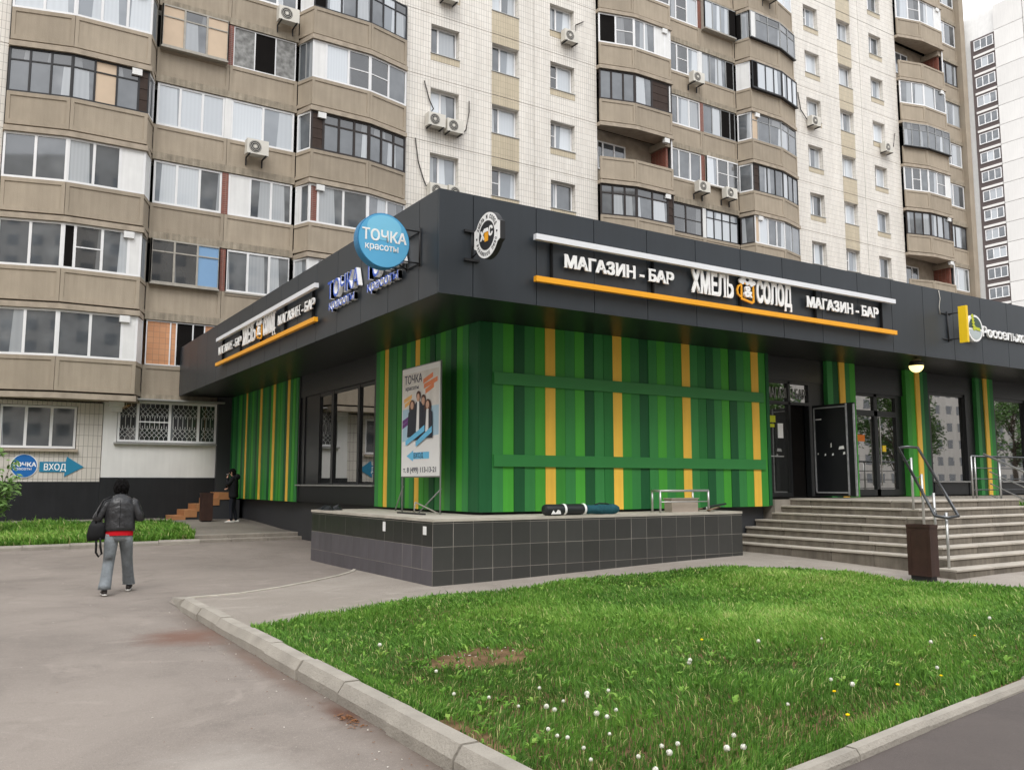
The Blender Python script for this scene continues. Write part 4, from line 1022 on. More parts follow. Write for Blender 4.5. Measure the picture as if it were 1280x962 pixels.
C_ = {0: ('W|gg','W|.6wgg','W|g'), 1: ('W|gg','W|.4wgg','W|g'), 2: ('W|gn','W|.35rgg','W|.5w.8g'), 3: ('K|ggg^','K|.8sggg^','W|g'), 4: ('W|ng','W|.6wcn','G|gg'), 5: ('B|gcg^','B|.8dcgg','W|w')}
for j in range(6):
    balcony(C1, -1, j, A_[j]); loggia(C1, j, *B_[j]); balcony(C1, 1, j, C_[j])
D_ = {2: ('W|gg','W|gg','W|g'), 3: ('K|ggg^','K|gg.4s^','K|g'), 4: (None,None,'W|g'), 5: ('K|ggg','K|gs.2w','W|w'), 6: ('W|.9dn','W|ggw.6w','W|w'), 7: ('W|gg','W|gn','W|g'), 8: ('W|cc','W|gg','W|g')}
E_ = {2: ('W|ggg','W|ggg',0,0), 3: ('K|nn','B|cccc^',0,0), 4: ('W|ggg','W|cnn',0,.15), 5: ('W|gcg','G|ggd.6d',0,0), 6: ('W|gnc','G|gggd',0,0), 7: ('W|gnc','G|cccd',0,.3), 8: ('W|ggg','W|cgg',0,0)}
F_ = {2: ('W|gg','W|gg','W|g'), 3: ('G|gg','W|.5pcgg','K|g'), 4: ('B|ggg','B|.7sggg','W|g'), 5: ('G|gg^','G|.5pgg^','W|g'), 6: ('B|ccc','B|.6dccc','W|w',0,.16), 7: ('G|gg^','G|.4wgg^','G|dg',0,.14), 8: ('W|cc','W|cc','W|g')}
for j in range(2, 9):
    balcony(C2, -1, j, D_[j]); loggia(C2, j, *E_[j]); balcony(C2, 1, j, F_[j])
G_ = {3: (None,None,'W|g'), 4: ('K|ggg','K|ggg.5s','K|g'), 5: ('W|gng','W|gn.6w','W|w'), 6: ('G|ggg^','G|ggg^','G|g',0,.16), 7: ('W|gg','W|gg','G|g'), 8: (None,None,'W|g'), 9: ('W|cn','W|gcw','W|w'), 10: ('W|gg','W|gg','W|g')}
H_ = ['W|gg','K|gg','W|gg','W|gg','G|gg','K|gg','W|cg','W|gg']
for j in range(3, 11):
    balcony(C3, -1, j, G_[j])
    z = zj(j); lg = pempty(apt, 'loggia', (C3-1.2, BW, z)); b = BW+.08
    parapet(lg, (C3-2.58, b), (C3+.2, b), z+.2, z+1.22)
    rawm = MB(); rawm.box(C3-2.58, C3+.2, b-.035, b+.4, z-.07, z+.198); part(lg, 'floor_slab', rawm, M_conc_r)
    glaze(lg, (C3-2.5, b), (C3+.1, b), z+1.23, z+HS-.09, H_[j-3], .0)
endw = MB(); endw.box(C3+.2, C3+.75, BW-.25, BW+14, 0, 37); part(apt, 'end_fin', endw, M_conc)
# tiled walls between the bays, floor by floor, with windows
def wall_window(a0, a1, z0, z1, spec):
    w_ = pempty(apt, 'window', ((a0+a1)/2, BW, z0)); glaze(w_, (a0+.02, BW+.22), (a1-.02, BW+.22), z0+.02, z1-.01, spec)
    s_ = MB(); s_.box(a0-.03, a1+.03, BW-.04, BW+.15, z0-.03, z0+.005); part(w_, 'window_sill', s_, M_roofz)
    bk = MB(); bk.box(a0, a1, BW+.3, BW+.318, z0, z1); part(w_, 'back', bk, M_open)
rw = random.Random(12)
def wallsec(a0, a1, cols_, seam_a, js, specs, zoff=(1.12, 2.44), below=(1,0,1)):
    for j in js:
        z = zj(j)
        for x0, x1 in ((a0, seam_a), (seam_a, a1)):
            hs_ = [(c0, c1, z+zoff[0], z+zoff[1]) for k, (c0, c1) in enumerate(cols_) if x0 < (c0+c1)/2 < x1]
            holed(apt, 'wall_panel', x0+.012, x1-.012, z+.012, z+HS-.012, hs_, M_tile_w)
        for k, (c0, c1) in enumerate(cols_):
            spec = specs[(j*3+k) % len(specs)]
            wall_window(c0, c1, z+zoff[0], z+zoff[1], spec)
            if k == 1:
                for y0, y1 in ((z+.02, z+zoff[0]-.035), (z+zoff[1]+.01, z+HS-.02)):
                    sp = MB(); sp.box(c0-.02, c1+.02, BW-.012, BW+.01, y0, y1); part(apt, 'spandrel_panel', sp, M_tile_t)
            elif below[k]:
                sp = MB(); sp.box(c0-.02, c1+.02, BW-.012, BW+.01, z+zoff[0]-.32, z+zoff[0]-.035); part(apt, 'spandrel_panel', sp, M_tile_t)
    lo, hi = min(js), max(js)
    bk = MB(); bk.box(a0+.05, a1-.05, BW+.33, BW+.5, zj(lo), zj(hi)+HS); bk.box(a0-.02, a0+.05, BW+.02, BW+1.1, zj(lo), zj(hi)+HS); bk.box(a1-.05, a1+.02, BW+.02, BW+1.1, zj(lo), zj(hi)+HS)
    part(apt, 'wall_core', bk, M_joint)
SPW = ['W|.5n1.2c','W|.6g1.3g','W|.7g1.2c','W|.6nc','W|.55g1.2g','W|.7cg','W|.5gc']
wallsec(C1+7.13, C2-7.13, [(7.88, 9.26), (10.94, 12.35), (14.13, 15.53)], 13.2, range(2, 8), SPW)
wallsec(C2+7.13, C3-7.13, [(32.42, 33.7), (35.5, 36.78), (38.65, 39.9)], 37.6, range(2, 11), SPW, (1.0, 2.34))
wallsec(-16.2, C1-7.13, [(-15.4,-14.1), (-12.9,-11.6), (-10.2,-8.9)], -11.0, range(0, 6), SPW)
# body of the block, roof, plain storeys above the photographed part
bd = MB(); bd.box(-16.2, 48.9, BW+1.12, BW+14, 0, 37)
for a0, a1, z0 in ((-16.2, C1-7.13, zj(6)), (C1-7.13, C1+7.13, zj(6)), (C1+7.13, C2-7.13, zj(8)), (C2-7.13, C2+7.13, zj(9)), (C2+7.13, C3-7.13, zj(11)), (C3-7.13, 48.7, zj(11))):
    bd.box(a0, a1, BW+.0, BW+1.15, z0+.01, 37)
part(apt, 'wall', bd, M_tile_w)
# ground floor: tiled wall with window, white block, black plinth
holed(apt, 'wall_panel', -16.2, -4.22, 1.72, zj(0)-.2, [(-7.2,-4.97,2.78,4.19)], M_tile_g)
w_ = pempty(apt, 'window', (-6.1, BW, 2.8)); glaze(w_, (-7.18, BW+.1), (-4.99, BW+.1), 2.80, 4.18, 'W|ggg', .02)
s_ = MB(); s_.box(-7.25, -4.92, BW-.12, BW+.1, 2.69, 2.775); part(w_, 'window_sill', s_, M_slab)
bk = MB(); bk.box(-7.2, -4.97, BW+.3, BW+.318, 2.78, 4.19); part(w_, 'back', bk, M_open)
wb = MB(); wb.box(-4.2, -3.78, BW-.08, BW+.5, 1.86, 4.55); wb.box(-3.78, -.5, BW-.08, BW+.5, 1.86, 3.04); wb.box(-3.78, -.5, BW-.08, BW+.5, 4.46, 4.55); part(apt, 'white_wall', wb, M_white)
cr = MB(); cr.box(-4.08, -3.62, BW-.35, BW-.0, 4.22, 4.5); cr.box(-4.0, -3.66, BW-.22, BW-.0, 4.05, 4.22); part(apt, 'bracket_end', cr, M_infill)
cn = MB(); cn.box(-3.75, -.34, BW-.45, BW+.1, 4.47, 4.52); part(apt, 'canopy', cn, M_roofz)
gw = pempty(apt, 'window', (-2.2, BW, 3.05)); 
glaze(gw, (-3.76, BW-.02), (-.52, BW-.02), 3.06, 4.45, 'W|.75e1.25n1.15e.75e', .05)
s_ = MB(); s_.box(-3.86, -.48, BW-.2, BW-.02, 2.98, 3.04); part(gw, 'window_sill', s_, M_roofz)
M_grl = mat('white window grille', srgb(205,205,202), .5, .4, .04)
gr = MB(); xx = -3.62
for a0, a1 in ((-3.68,-3.18),(-3.05,-2.12),(-1.98,-1.18),(-1.02,-.58)):
    n = max(3, round((a1-a0)/.16)); u = (a1-a0)/n; yb = BW+.015
    def bar(p, q, r=.011):
        gr.obox((p[0], yb), (q[0], yb), 0, 1e-9, 0, 0, 0, 0) if False else gr.extr([(p[0]-r*.7,p[1]),(p[0]+r*.7,p[1]),(q[0]+r*.7,q[1]),(q[0]-r*.7,q[1])], (0,yb-.03,0), (1,0,0), (0,0,1), (0,-1,0), .012)
    for k in range(n):
        x0 = a0+u*k; xm = x0+u/2; x1 = x0+u
        for zc_ in (3.3, 3.46, 4.02, 4.18):
            bar((x0,zc_-.08),(xm,zc_+.005)); bar((x1,zc_-.08),(xm,zc_+.005)); bar((x0,zc_+.09),(xm,zc_+.005)); bar((x1,zc_+.09),(xm,zc_+.005))
        bar((x0,3.12),(x0,3.22)); bar((x0,3.55),(x0,3.94)); bar((x0,4.27),(x0,4.4)); bar((xm,3.47),(xm,3.62)); bar((xm,3.9),(xm,4.02))
g_o = part(gw, 'window_grille', gr, M_grl)
pb = MB(); pb.box(-16.2, -4.22, BW-.05, BW+.5, -.1, 1.72); pb.box(-4.22, -.5, BW-.12, BW+.5, -.1, 1.858); part(apt, 'plinth', pb, M_black)

# ---- air conditioners
def ac_proto():
    t = thing('air_conditioner', 'x', 'air conditioner', (0,0,0), 'air conditioners on the facade')
    mb = MB(); mb.box(-.4, .4, -.34, 0, -.28, .28); part(t, 'casing', mb, M_ac)
    mb = MB(); mb.extr(circ(.225, 24, 0, -.1), (0,-.34,0), (1,0,0), (0,0,1), (0,-1,0), .008); part(t, 'fan_grille', mb, M_acd)
    mb = MB()
    for r in (.08, .14, .2):
        o_, i_ = circ(r+.008, 20, 0, -.1), circ(r-.004, 20, 0, -.1)
        for k in range(20): q = (k+1) % 20; mb.extr([o_[k], o_[q], i_[q], i_[k]], (0,-.348,0), (1,0,0), (0,0,1), (0,-1,0), .012)
    mb.extr(circ(.06, 14, 0, -.1), (0,-.348,0), (1,0,0), (0,0,1), (0,-1,0), .014); part(t, 'fan_ring', mb, M_ac)
    for x in (-.3, .3): mb = MB(); mb.box(x-.02, x+.02, -.38, .2, -.33, -.285); mb.box(x-.02, x+.02, .14, .2, -.6, -.33); part(t, 'bracket', mb, M_iron)
    return t
ac0 = ac_proto(); first = True
ACS = [(1.54,17.75,19.66,'air conditioner under the grey peeling loggia, nearest the top edge, between left balconies'),(.51,17.75,14.11,'air conditioner on the parapet below the white double loggia window in the left bay'),
 (7.99,17.78,16.93,'left of two air conditioners below one window of the first tiled wall'),(8.88,17.78,16.85,'right of two air conditioners below one window of the first tiled wall'),
 (15.09,17.78,22.71,'single air conditioner below the window in the right column of the first tiled wall'),(23.32,17.75,22.8,'air conditioner between two loggia windows high in the middle bay'),
 (23.53,17.75,16.92,'beige shaded air conditioner, left one of two on the lowest middle bay parapet'),(25.52,17.75,16.94,'bright white air conditioner, right one of two on the lowest middle bay parapet'),
 (32.7,17.78,22.59,'air conditioner below a left column window of the second tiled wall'),(39.6,17.78,22.46,'air conditioner below a right column window of the second tiled wall'),
 (8.1,17.78,13.86,'air conditioner peeping over the shop fascia corner, left of its pair'),(8.98,17.78,13.92,'air conditioner peeping over the shop fascia corner, right of its pair'),
 (8.59,17.78,22.75,'air conditioner cut by the top edge above the first tiled wall windows'),(28.39,17.0,28.7,'air conditioner on the bowed balcony front near the top of the middle bay')]
CABL = {2: [(-.45,.02,1.75),(-.2,.02,.95),(.0,.02,.6),(-.35,.02,.1)], 3: [(.85,.02,1.45),(.85,.02,.95),(.7,.02,.1),(.4,.0,-.25)], 4: [(.95,.02,1.15),(.5,.02,.85),(.5,.02,0),(.4,.0,-.2)], 10: [(-.95,.02,2.2),(-.8,.02,1.2),(-.55,.02,.5),(-.42,.0,.2)], 8: [(-1.1,.02,1.6),(-.9,.02,.6),(-.4,.0,.1)], 9: [(1.2,.02,1.3),(1.0,.02,.4),(.4,.0,-.1)]}
for i, (a, b, z, lab) in enumerate(ACS):
    o = ac0 if first else copy_tree(ac0); first = False
    o.location = (a, b, z); o['label'] = lab
    if i in CABL:
        mb = MB(); mb.tube([(a+x, b+y, z+q) for x, y, q in CABL[i]], .028, 6); ACS[i] = (o, mb)
for q in ACS:
    if isinstance(q[0], bpy.types.Object): part(q[0], 'cable', q[1], M_cable)

# ---- signs on the ground floor wall
t = thing('wall_sign', 'round blue beauty salon sign on the tiled ground floor wall beside the plinth', 'sign', (-6.43, BW, 2.22))
mb = MB(); mb.extr(circ(.385, 40), (-6.43,BW-.002,2.22), (1,0,0), (0,0,1), (0,-1,0), .02); part(t, 'rim', mb, M_paper)
mb = MB(); mb.extr(circ(.36, 40), (-6.43,BW-.0225,2.22), (1,0,0), (0,0,1), (0,-1,0), .006); part(t, 'sign_face', mb, M_disc)
sign_text(t, 'ТОЧКА', (-6.77,BW-.029,2.2), (1,0,0), (0,0,1), .68, .135, .004, M_wlet, .03); sign_text(t, 'красоты', (-6.72,BW-.029,2.09), (1,0,0), (0,0,1), .5, .085, .004, M_wlet, .012)
t = thing('arrow_sign', 'teal arrow sign pointing right to the entrance on the tiled wall', 'sign', (-5.35, BW, 2.2))
mb = MB(); mb.extr([(-6.0,2.03),(-5.26,2.03),(-5.28,1.88),(-4.71,2.2),(-5.22,2.53),(-5.25,2.36),(-6.0,2.36)], (0,BW-.002,0), (1,0,0), (0,0,1), (0,-1,0), .02); part(t, 'arrow_board', mb, M_teal)
sign_text(t, 'ВХОД', (-5.87,BW-.0225,2.09), (1,0,0), (0,0,1), .64, .21, .004, M_wlet, .018)

# ---- far tower
tow = thing('tower_block', 'pale far tower block with a dark column of small windows at the right edge', 'tower block', (122.8, 50, 0))
TA = 122.78; Hh = 3.06
mb = MB(); mb.box(TA+.6, TA+20, 20, 62, 0, 75.2); part(tow, 'body', mb, M_white)
M_tw = mat('tower panel', srgb(222,220,216), .8, .2, .05, .2, streak=.05, objvar=.03)
M_tdk = mat('tower dark spandrel', srgb(92,82,80), .7, .3, .06, .5)
mb = MB(); mb.box(TA+.25, TA+.6, 53.45, 57.3, 0, 71.2); part(tow, 'dark_strip', mb, M_tdk)
ztop = 75.3
for k in range(24):
    z1 = ztop-Hh*k-(1.0 if k else 0); z0 = z1-Hh+(.0 if k else -1.0)
    if k == 0: z0 = ztop-Hh-1.0
    z0 = ztop-1.0-Hh*(k+1); z1 = ztop if k == 0 else ztop-1.0-Hh*k
    for b0, b1, a in ((57.9, 62, TA-.75), (49.1, 53.45, TA), (43, 49.05, TA), (32, 42.95, TA)):
        piece(tow, 'wall_panel', (.6, b1-b0-.06, round(z1-z0-.07, 3)), M_tw, (a+.3, (b0+b1)/2, (z0+z1)/2))
    if k >= 1:
        zc_ = (z0+z1)/2+.3
        wn = pempty(tow, 'window', (TA, 55, zc_)); fr = MB()
        fr.box(TA+.12, TA+.25, 53.55, 56.9, z0-.05, z0+.3); part(wn, 'window_sill', fr, M_tw)
        fr = MB(); bb = [53.7, 54.65, 55.6, 56.6]
        for b in bb: fr.box(TA+.1, TA+.25, b, b+.12, zc_-.7, zc_+.75)
        fr.box(TA+.1, TA+.25, 53.7, 56.72, zc_-.82, zc_-.7); fr.box(TA+.1, TA+.25, 53.7, 56.72, zc_+.75, zc_+.85); part(wn, 'window_frame', fr, M_pvc)
        for b in bb[:-1]: g_ = MB(); g_.box(TA+.18, TA+.22, b+.12, b+.95, zc_-.7, zc_+.75); part(wn, 'window_pane', g_, M_gl)

# ================================================================ THINGS ON AND AROUND THE TERRACE
ps = thing('poster_stand', 'tall white beauty salon poster on a metal stand on the terrace', 'poster stand', (-.45, 1.5, 1.1))
PO = Vector((-.45, 2.37, 0)); PA = Vector((0,-1,0)); PZ = Vector((0,0,1)); PN = Vector((-1,0,0)); PW, PB, PT_ = 1.67, 1.82, 4.0
def pu(u, v): return (u*PW, PT_-v*(PT_-PB))
mb = MB(); mb.extr([(0,PB),(PW,PB),(PW,PT_),(0,PT_)], PO, PA, PZ, PN, .03); part(ps, 'poster_panel', mb, M_paper)
def pr(poly, m, lay, nm='print'): mb = MB(); mb.extr([pu(*p) for p in poly], PO+PN*(.0302+.0012*lay), PA, PZ, PN, .001); part(ps, nm, mb, m)
M_p1 = mat('print pale blue', srgb(176,206,222), .5, .3, .05, 3); M_p2 = mat('print grey', srgb(224,220,213), .5, .3); M_p3 = mat('print skin', srgb(206,164,140), .5, .3)
M_p4 = mat('print dark clothes', srgb(44,48,60), .5, .3, .2, 20); M_p5 = mat('print orange', srgb(236,140,92), .5, .3); M_p6 = mat('print amber', srgb(240,186,110), .5, .3)
M_p7 = mat('print violet', srgb(112,62,130), .5, .3); M_p8 = mat('print hair', srgb(84,52,40), .5, .3, .2, 20); M_p9 = mat('print sky blue', srgb(112,196,236), .5, .3); M_pd = mat('print navy letters', srgb(52,54,78), .5, .3)
pr([(.02,.05),(.98,.05),(.98,.38),(.02,.38)], M_p2, 0); pr([(.02,.38),(.98,.38),(.98,.64),(.02,.68)], M_p1, 1)
def ptext(s, u, v, wd, cap, m, lay, rot=0.):
    c, s_ = math.cos(rot), math.sin(rot); x, y = pu(u, v); sign_text(ps, s, PO+PN*(.0302+.0012*lay)+PA*x+PZ*y, PA*c+PZ*s_, PZ*c-PA*s_, wd, cap, .001, m, .012, one=True, name='lettering')
ptext('ТОЧКА', .07, .145, .80, .17, M_pd, 3); ptext('красоты', .1, .205, .60, .085, M_pd, 3)
for k, (u, v, wd_) in enumerate(((.58,.17,.42),(.60,.215,.58),(.64,.265,.36))):
    x, y = pu(u, v); mb = MB(); mb.extr([(x,y),(x+wd_,y+.1),(x+wd_,y+.19),(x,y+.09)], PO+PN*(.0302+.0012*3), PA, PZ, PN, .001); part(ps, 'print', mb, M_p5)
for (u, v, wd_, m) in ((.06,.32,.36,M_p6),(.08,.365,.3,M_p6),(.02,.52,.3,M_p7),(.02,.56,.28,M_p7)):
    x, y = pu(u, v); mb = MB(); mb.extr([(x,y),(x+wd_,y+.08),(x+wd_,y+.16),(x,y+.08)], PO+PN*(.0302+.0012*3), PA, PZ, PN, .001); part(ps, 'print', mb, m)
for (u, v, hgt_, hair, top, lay) in ((.30,.34,.30,1,M_p4,4),(.60,.315,.30,0,M_p4,4),(.47,.275,.40,0,M_p4,5),(.72,.355,.31,1,M_p4,6)):
    def el(cx_, cy_, rx, ry, n=14): return [(cx_+rx*math.cos(2*math.pi*k/n), cy_-ry*math.sin(2*math.pi*k/n)) for k in range(n)]
    if hair: pr(el(u, v+.035, .085, .075), M_p8, lay*3)
    else: pr(el(u, v-.006, .058, .042), M_p8, lay*3)
    pr([(u-.10,v+.08),(u-.05,v+.05),(u+.05,v+.05),(u+.115,v+.08),(u+.13,v+hgt_),(u-.13,v+hgt_)], top, lay*3+1)
    pr([(u-.025,v+.05),(u+.03,v+.05),(u+.03,v+hgt_*.9),(u-.05,v+hgt_*.8)], M_paper if lay > 4 else M_p4, lay*3+2)
    pr(el(u, v+.012, .042, .036), M_p3, lay*3+2)
for (u, v, wd_) in ((.14,.72,.85),(.42,.735,.7)):
    x, y = pu(u, v); mb = MB(); mb.extr([(x,y),(x+wd_,y+.26),(x+wd_,y+.38),(x,y+.1)], PO+PN*(.0302+.0012*21), PA, PZ, PN, .001); part(ps, 'print', mb, M_p9)
pr([(.15,.815),(.33,.765),(.33,.785),(.75,.785),(.75,.845),(.33,.845),(.33,.865)], M_p9, 3); ptext('ВХОД', .35, .835, .42, .1, M_pd, 5)
ptext('т. 8 (499) 113-13-21', .06, .965, 1.45, .105, M_pd, 3)
fr = MB()
for b in (2.37, .70): fr.tube([(-.45,b,1.105),(-.45,b,4.02)], .018, 6)
fr.tube([(-.45,2.37,4.01),(-.45,.70,4.01)], .016, 6); fr.tube([(-.45,2.37,1.81),(-.45,.70,1.81)], .016, 6); part(ps, 'frame', fr, M_gfr)
lg = MB(); lg.tube([(-.43,2.37,1.62),(-.2,3.25,1.11)], .014, 6); part(ps, 'brace', lg, M_gfr)
lg = MB(); lg.tube([(-.43,.70,1.58),(-.45,1.6,1.11)], .014, 6); part(ps, 'brace', lg, M_gfr)
lg = MB(); lg.tube([(-.47,.74,1.12),(-.7,1.25,1.32)], .014, 6); lg.tube([(-.7,1.25,1.32),(-.75,1.2,1.11)], .014, 6); part(ps, 'brace', lg, M_mfr)
lg = MB(); lg.box(-.85, -.8, .6, 1.75, 1.101, 1.13); part(ps, 'foot_bar', lg, M_iron)

# low steel rail and the pale box behind it
lr = thing('low_rail', 'low steel tube rail standing on the terrace edge with a middle bar', 'rail', (4.3,-.75,1.1))
for nm, pts, r in (('post', [(3.68,-.8,1.1),(3.68,-.8,1.53)], .022), ('post', [(5.0,-.8,1.1),(5.0,-.8,1.53)], .022), ('post', [(3.78,-.45,1.1),(3.78,-.45,1.53)], .022), ('post', [(4.9,-.45,1.1),(4.9,-.45,1.53)], .022),
        ('top_rail', [(3.78,-.45,1.53),(3.68,-.8,1.53),(5.0,-.8,1.53),(4.9,-.45,1.53)], .024), ('bar', [(3.68,-.8,1.31),(5.0,-.8,1.31)], .012)):
    mb = MB(); mb.tube(pts, r, 8); part(lr, nm, mb, M_steel)
M_bx = mat('grey carton', srgb(172,160,148), .8, .2, .06, 4)
cb_ = thing('carton', 'pale grey box standing inside the low steel rail', 'box', (4.4,-.6,1.1))
mb = MB(); mb.box(4.06, 4.78, -.72, -.5, 1.101, 1.36); part(cb_, 'body', mb, M_bx); mb = MB(); mb.box(4.04, 4.80, -.74, -.48, 1.36, 1.38); part(cb_, 'lid', mb, M_bx)
# black case with straps, teal roll
M_case = mat('black case plastic', srgb(34,38,40), .5, .4, .15, 8); M_tealf = mat('teal cloth', srgb(40,86,96), .85, .2, .25, 9, .6, 40)
cs = thing('tool_case', 'long black case with two white straps lying on the terrace', 'case', (1.2,-.85,1.1))
mb = MB(); mb.loft([((.86+.02*i,-.85,1.205),(.10,.11) if 0 < i < 42 else (.09,.1),(0,0,1)) for i in (0,1,41,42)], 12); part(cs, 'case_body', mb, M_case)
for a in (1.24, 1.69): mb = MB(); mb.loft([((a,-.85,1.205),(.106,.116),(0,0,1)),((a+.05,-.85,1.205),(.106,.116),(0,0,1))], 16, False); part(cs, 'strap', mb, M_paper)
mb = MB(); mb.extr([(0,0),(.05,.07),(.1,.02),(.15,.08),(.2,.06),(.22,0)], (.93,-.957,1.13), (1,0,0), (0,0,1), (0,-1,0), .004); part(cs, 'sticker', mb, M_paper)
tr_ = thing('rolled_bag', 'teal cloth bag rolled up beside the black case', 'bag', (2.2,-.82,1.1))
mb = MB(); rq = random.Random(3)
mb.loft([((1.78+.066*i,-.84+rq.uniform(-.012,.012),1.195),(.088+rq.uniform(-.01,.012),.1+rq.uniform(-.012,.012)) if 0 < i < 12 else (.05,.06),(0,0,1)) for i in range(13)], 14); part(tr_, 'bag_body', mb, M_tealf)
mb = MB(); mb.tube([(2.0,-.84,1.28),(2.1,-.86,1.31),(2.3,-.86,1.30),(2.4,-.84,1.27)], .012, 6); part(tr_, 'strap', mb, M_case)
# crumpled black sheet and offcuts
rg = MB(); rq = random.Random(5); n = 9
P_ = [[(-1.42+.1*i+rq.uniform(-.03,.03), 4.05+.085*j+rq.uniform(-.03,.03), 1.108+max(0, rq.uniform(-.02,.13))*(0 < i < 4 and 0 < j < 8)) for j in range(n)] for i in range(5)]
rg.add([p for r_ in P_ for p in r_], [(i*n+j, (i+1)*n+j, (i+1)*n+j+1, i*n+j+1) for i in range(4) for j in range(n-1)])
tagm(link('plastic_sheet', rg.mesh('plastic_sheet', M_case)), 'crumpled black plastic sheet on the far left end of the terrace', 'plastic sheet')
M_wood = mat('weathered wood', srgb(120,104,86), .85, .2, .25, 9)
for (a, b, l, rz, tz, m, lab) in ((5.25,-.7,.75,.5,.05,M_wood,'grey wooden offcut lying across the others at the terrace end'),(5.35,-.55,.6,-.5,.12,M_case,'bent black plastic strip at the terrace end'),(5.1,-.45,.5,.1,.03,M_wood,'short wooden offcut nearest the green wall')):
    mb = MB(); mb.loft([((-l/2,0,0),(.02,.045),(0,0,1)),((0,0,tz*.6),(.02,.045),(0,0,1)),((l/2,0,tz),(.02,.045),(0,0,1))], 6)
    o = link('offcut', mb.mesh('offcut', m), None, (a, b, 1.13)); o.rotation_euler = (0,0,rz); tagm(o, lab, 'offcut', 'offcuts on the terrace')
cp = MB(); cp.loft([((5.06,-.72,1.1),.03,None),((5.06,-.72,1.2),.042,None)], 12); tagm(link('paper_cup', cp.mesh('paper_cup', M_paper)), 'small white paper cup beside the low steel rail', 'cup')

# litter bins
def bin_(lab, x0, x1, y0, y1, z0, z1):
    t = thing('litter_bin', lab, 'bin', ((x0+x1)/2, (y0+y1)/2, z0), 'brown litter bins')
    mb = MB(); mb.box(x0, x1, y0, y1, z0+.04, z1-.02); part(t, 'bin_body', mb, M_rust)
    mb = MB()
    for p in ((x0-.008,x0,y0,y1),(x1,x1+.008,y0,y1),(x0,x1,y0-.008,y0),(x0,x1,y1,y1+.008)): mb.box(p[0], p[1], p[2], p[3], z1-.05, z1)
    part(t, 'rim', mb, M_rust)
    mb = MB(); mb.box(x0+.03, x1-.03, y0+.03, y1-.03, z0-.08, z0+.04); part(t, 'foot', mb, M_iron)
    for y in (y0+.06, y1-.06): mb = MB(); mb.box(x0-.006, x0-.001, y-.012, y+.012, z0+.08, z1-.1); part(t, 'seam', mb, M_rust)
    return t
bin_('tall brown steel litter bin on the lawn edge in front of the steps', 5.44, 5.66, -5.36, -4.94, .12, 1.0)
bin_('brown steel litter bin by the orange tiled steps near the smoking person', -1.54, -1.20, 15.0, 15.34, .44, 1.36)

# orange tiled steps along the wall
ot = thing('tiled_steps', 'small orange tiled flight of steps against the black plinth', 'steps', (-1.3,16.9,.45))
for i in range(5):
    a0 = -2.16+.36*i; z1 = .60+.19*i
    mb = MB(); mb.box(a0, 0.0 if i < 4 else .02, 16.3+.001*i, 17.5, z1-.19, z1) if False else mb.box(a0, a0+.40, 16.3+.002*i, 17.5, z1-.24, z1); part(ot, 'step', mb, M_ostep)
mb = MB()
for i in range(5): mb.box(-2.10+.36*i, .0, 16.33+.001*i, 17.45, .3, .36+.19*i-.002)
part(ot, 'side_wall', mb, M_dkw)

# ---- dandelions
M_clock = mat('dandelion seed head', srgb(232,232,218), .9, .1, .08, 90); M_dy = mat('dandelion yellow', srgb(250,208,20), .8, .1, .1, 60)
M_stem = mat('flower stem', srgb(132,152,84), .6, .3, .1, 8)
WD = [(-4.88, -8.91), (-4.72, -9.0), (-4.69, -9.05), (-5.01, -9.44), (-5.05, -9.59), (-5.02, -9.65), (-4.33, -8.93), (-4.54, -9.41), (-4.76, -9.71), (-5.12, -10.0), (-4.68, -10.07), (-4.67, -10.12), (-4.56, -10.07), (-4.19, -10.14), (-4.24, -10.26), (-4.36, -10.25), (-2.87, -8.41), (-5.04, -9.83), (-4.9, -10.13), (-4.33, -9.24), (-4.53, -9.29), (-4.54, -8.94), (-4.94, -10.31), (-4.13, -8.91), (-4.45, -8.52), (-2.87, -8.4), (-1.64, -8.04), (-2.4, -9.43), (-1.14, -8.36), (-3.3, -9.78), (-1.41, -9.67), (-2.51, -9.7), (-0.31, -8.93), (1.5, -8.48), (-5.09, -8.41), (-4.92, -8.6), (-4.31, -8.9), (-4.75, -6.37), (-4.84, -7.66)]
YD = [(-1.88, -7.54), (-2.6, -9.61), (-3.08, -10.08), (0.59, -8.83), (-2.05, -9.75), (-1.54, -9.78)]
def dand(kind):
    t = thing('dandelion', 'white dandelion seed head standing above the lawn grass' if kind == 'w' else 'yellow dandelion flower low in the lawn grass', 'dandelion', (0,0,0), 'white dandelion clocks' if kind == 'w' else 'yellow dandelions')
    mb = MB(); mb.tube([(0,0,-.2),(.008,.004,-.1),(0,0,-.012)], .004, 5); part(t, 'stem', mb, M_stem)
    mb = MB()
    if kind == 'w':
        r_ = random.Random(1)
        for k in range(70):
            u = r_.uniform(-.75,1); an = r_.uniform(0,6.283); q = math.sqrt(1-u*u); d = Vector((q*math.cos(an), q*math.sin(an), u)); s_ = d.orthogonal().normalized(); s2 = d.cross(s_)
            c = d*.022; mb.add([c+s_*.007, c+s2*.007, c-s_*.007, c-s2*.007], [(0,1,2,3)])
        mb.ball((0,0,0), .015, 8, 6); part(t, 'seed_head', mb, M_clock)
    else: mb.ball((0,0,0), (.022,.022,.011), 10, 5); part(t, 'flower_head', mb, M_dy)
    return t
rq = random.Random(6)
for kind, lst, zz in (('w', WD, .235), ('y', YD, .20)):
    p0 = dand(kind)
    for i, (a, b) in enumerate(lst):
        o = p0 if i == 0 else copy_tree(p0); o.location = (a, b, zz+rq.uniform(-.02,.015)); o.rotation_euler = (rq.uniform(-.15,.15), rq.uniform(-.15,.15), rq.uniform(0,6)); s_ = rq.uniform(.45,.85); o.scale = (s_,s_,s_)

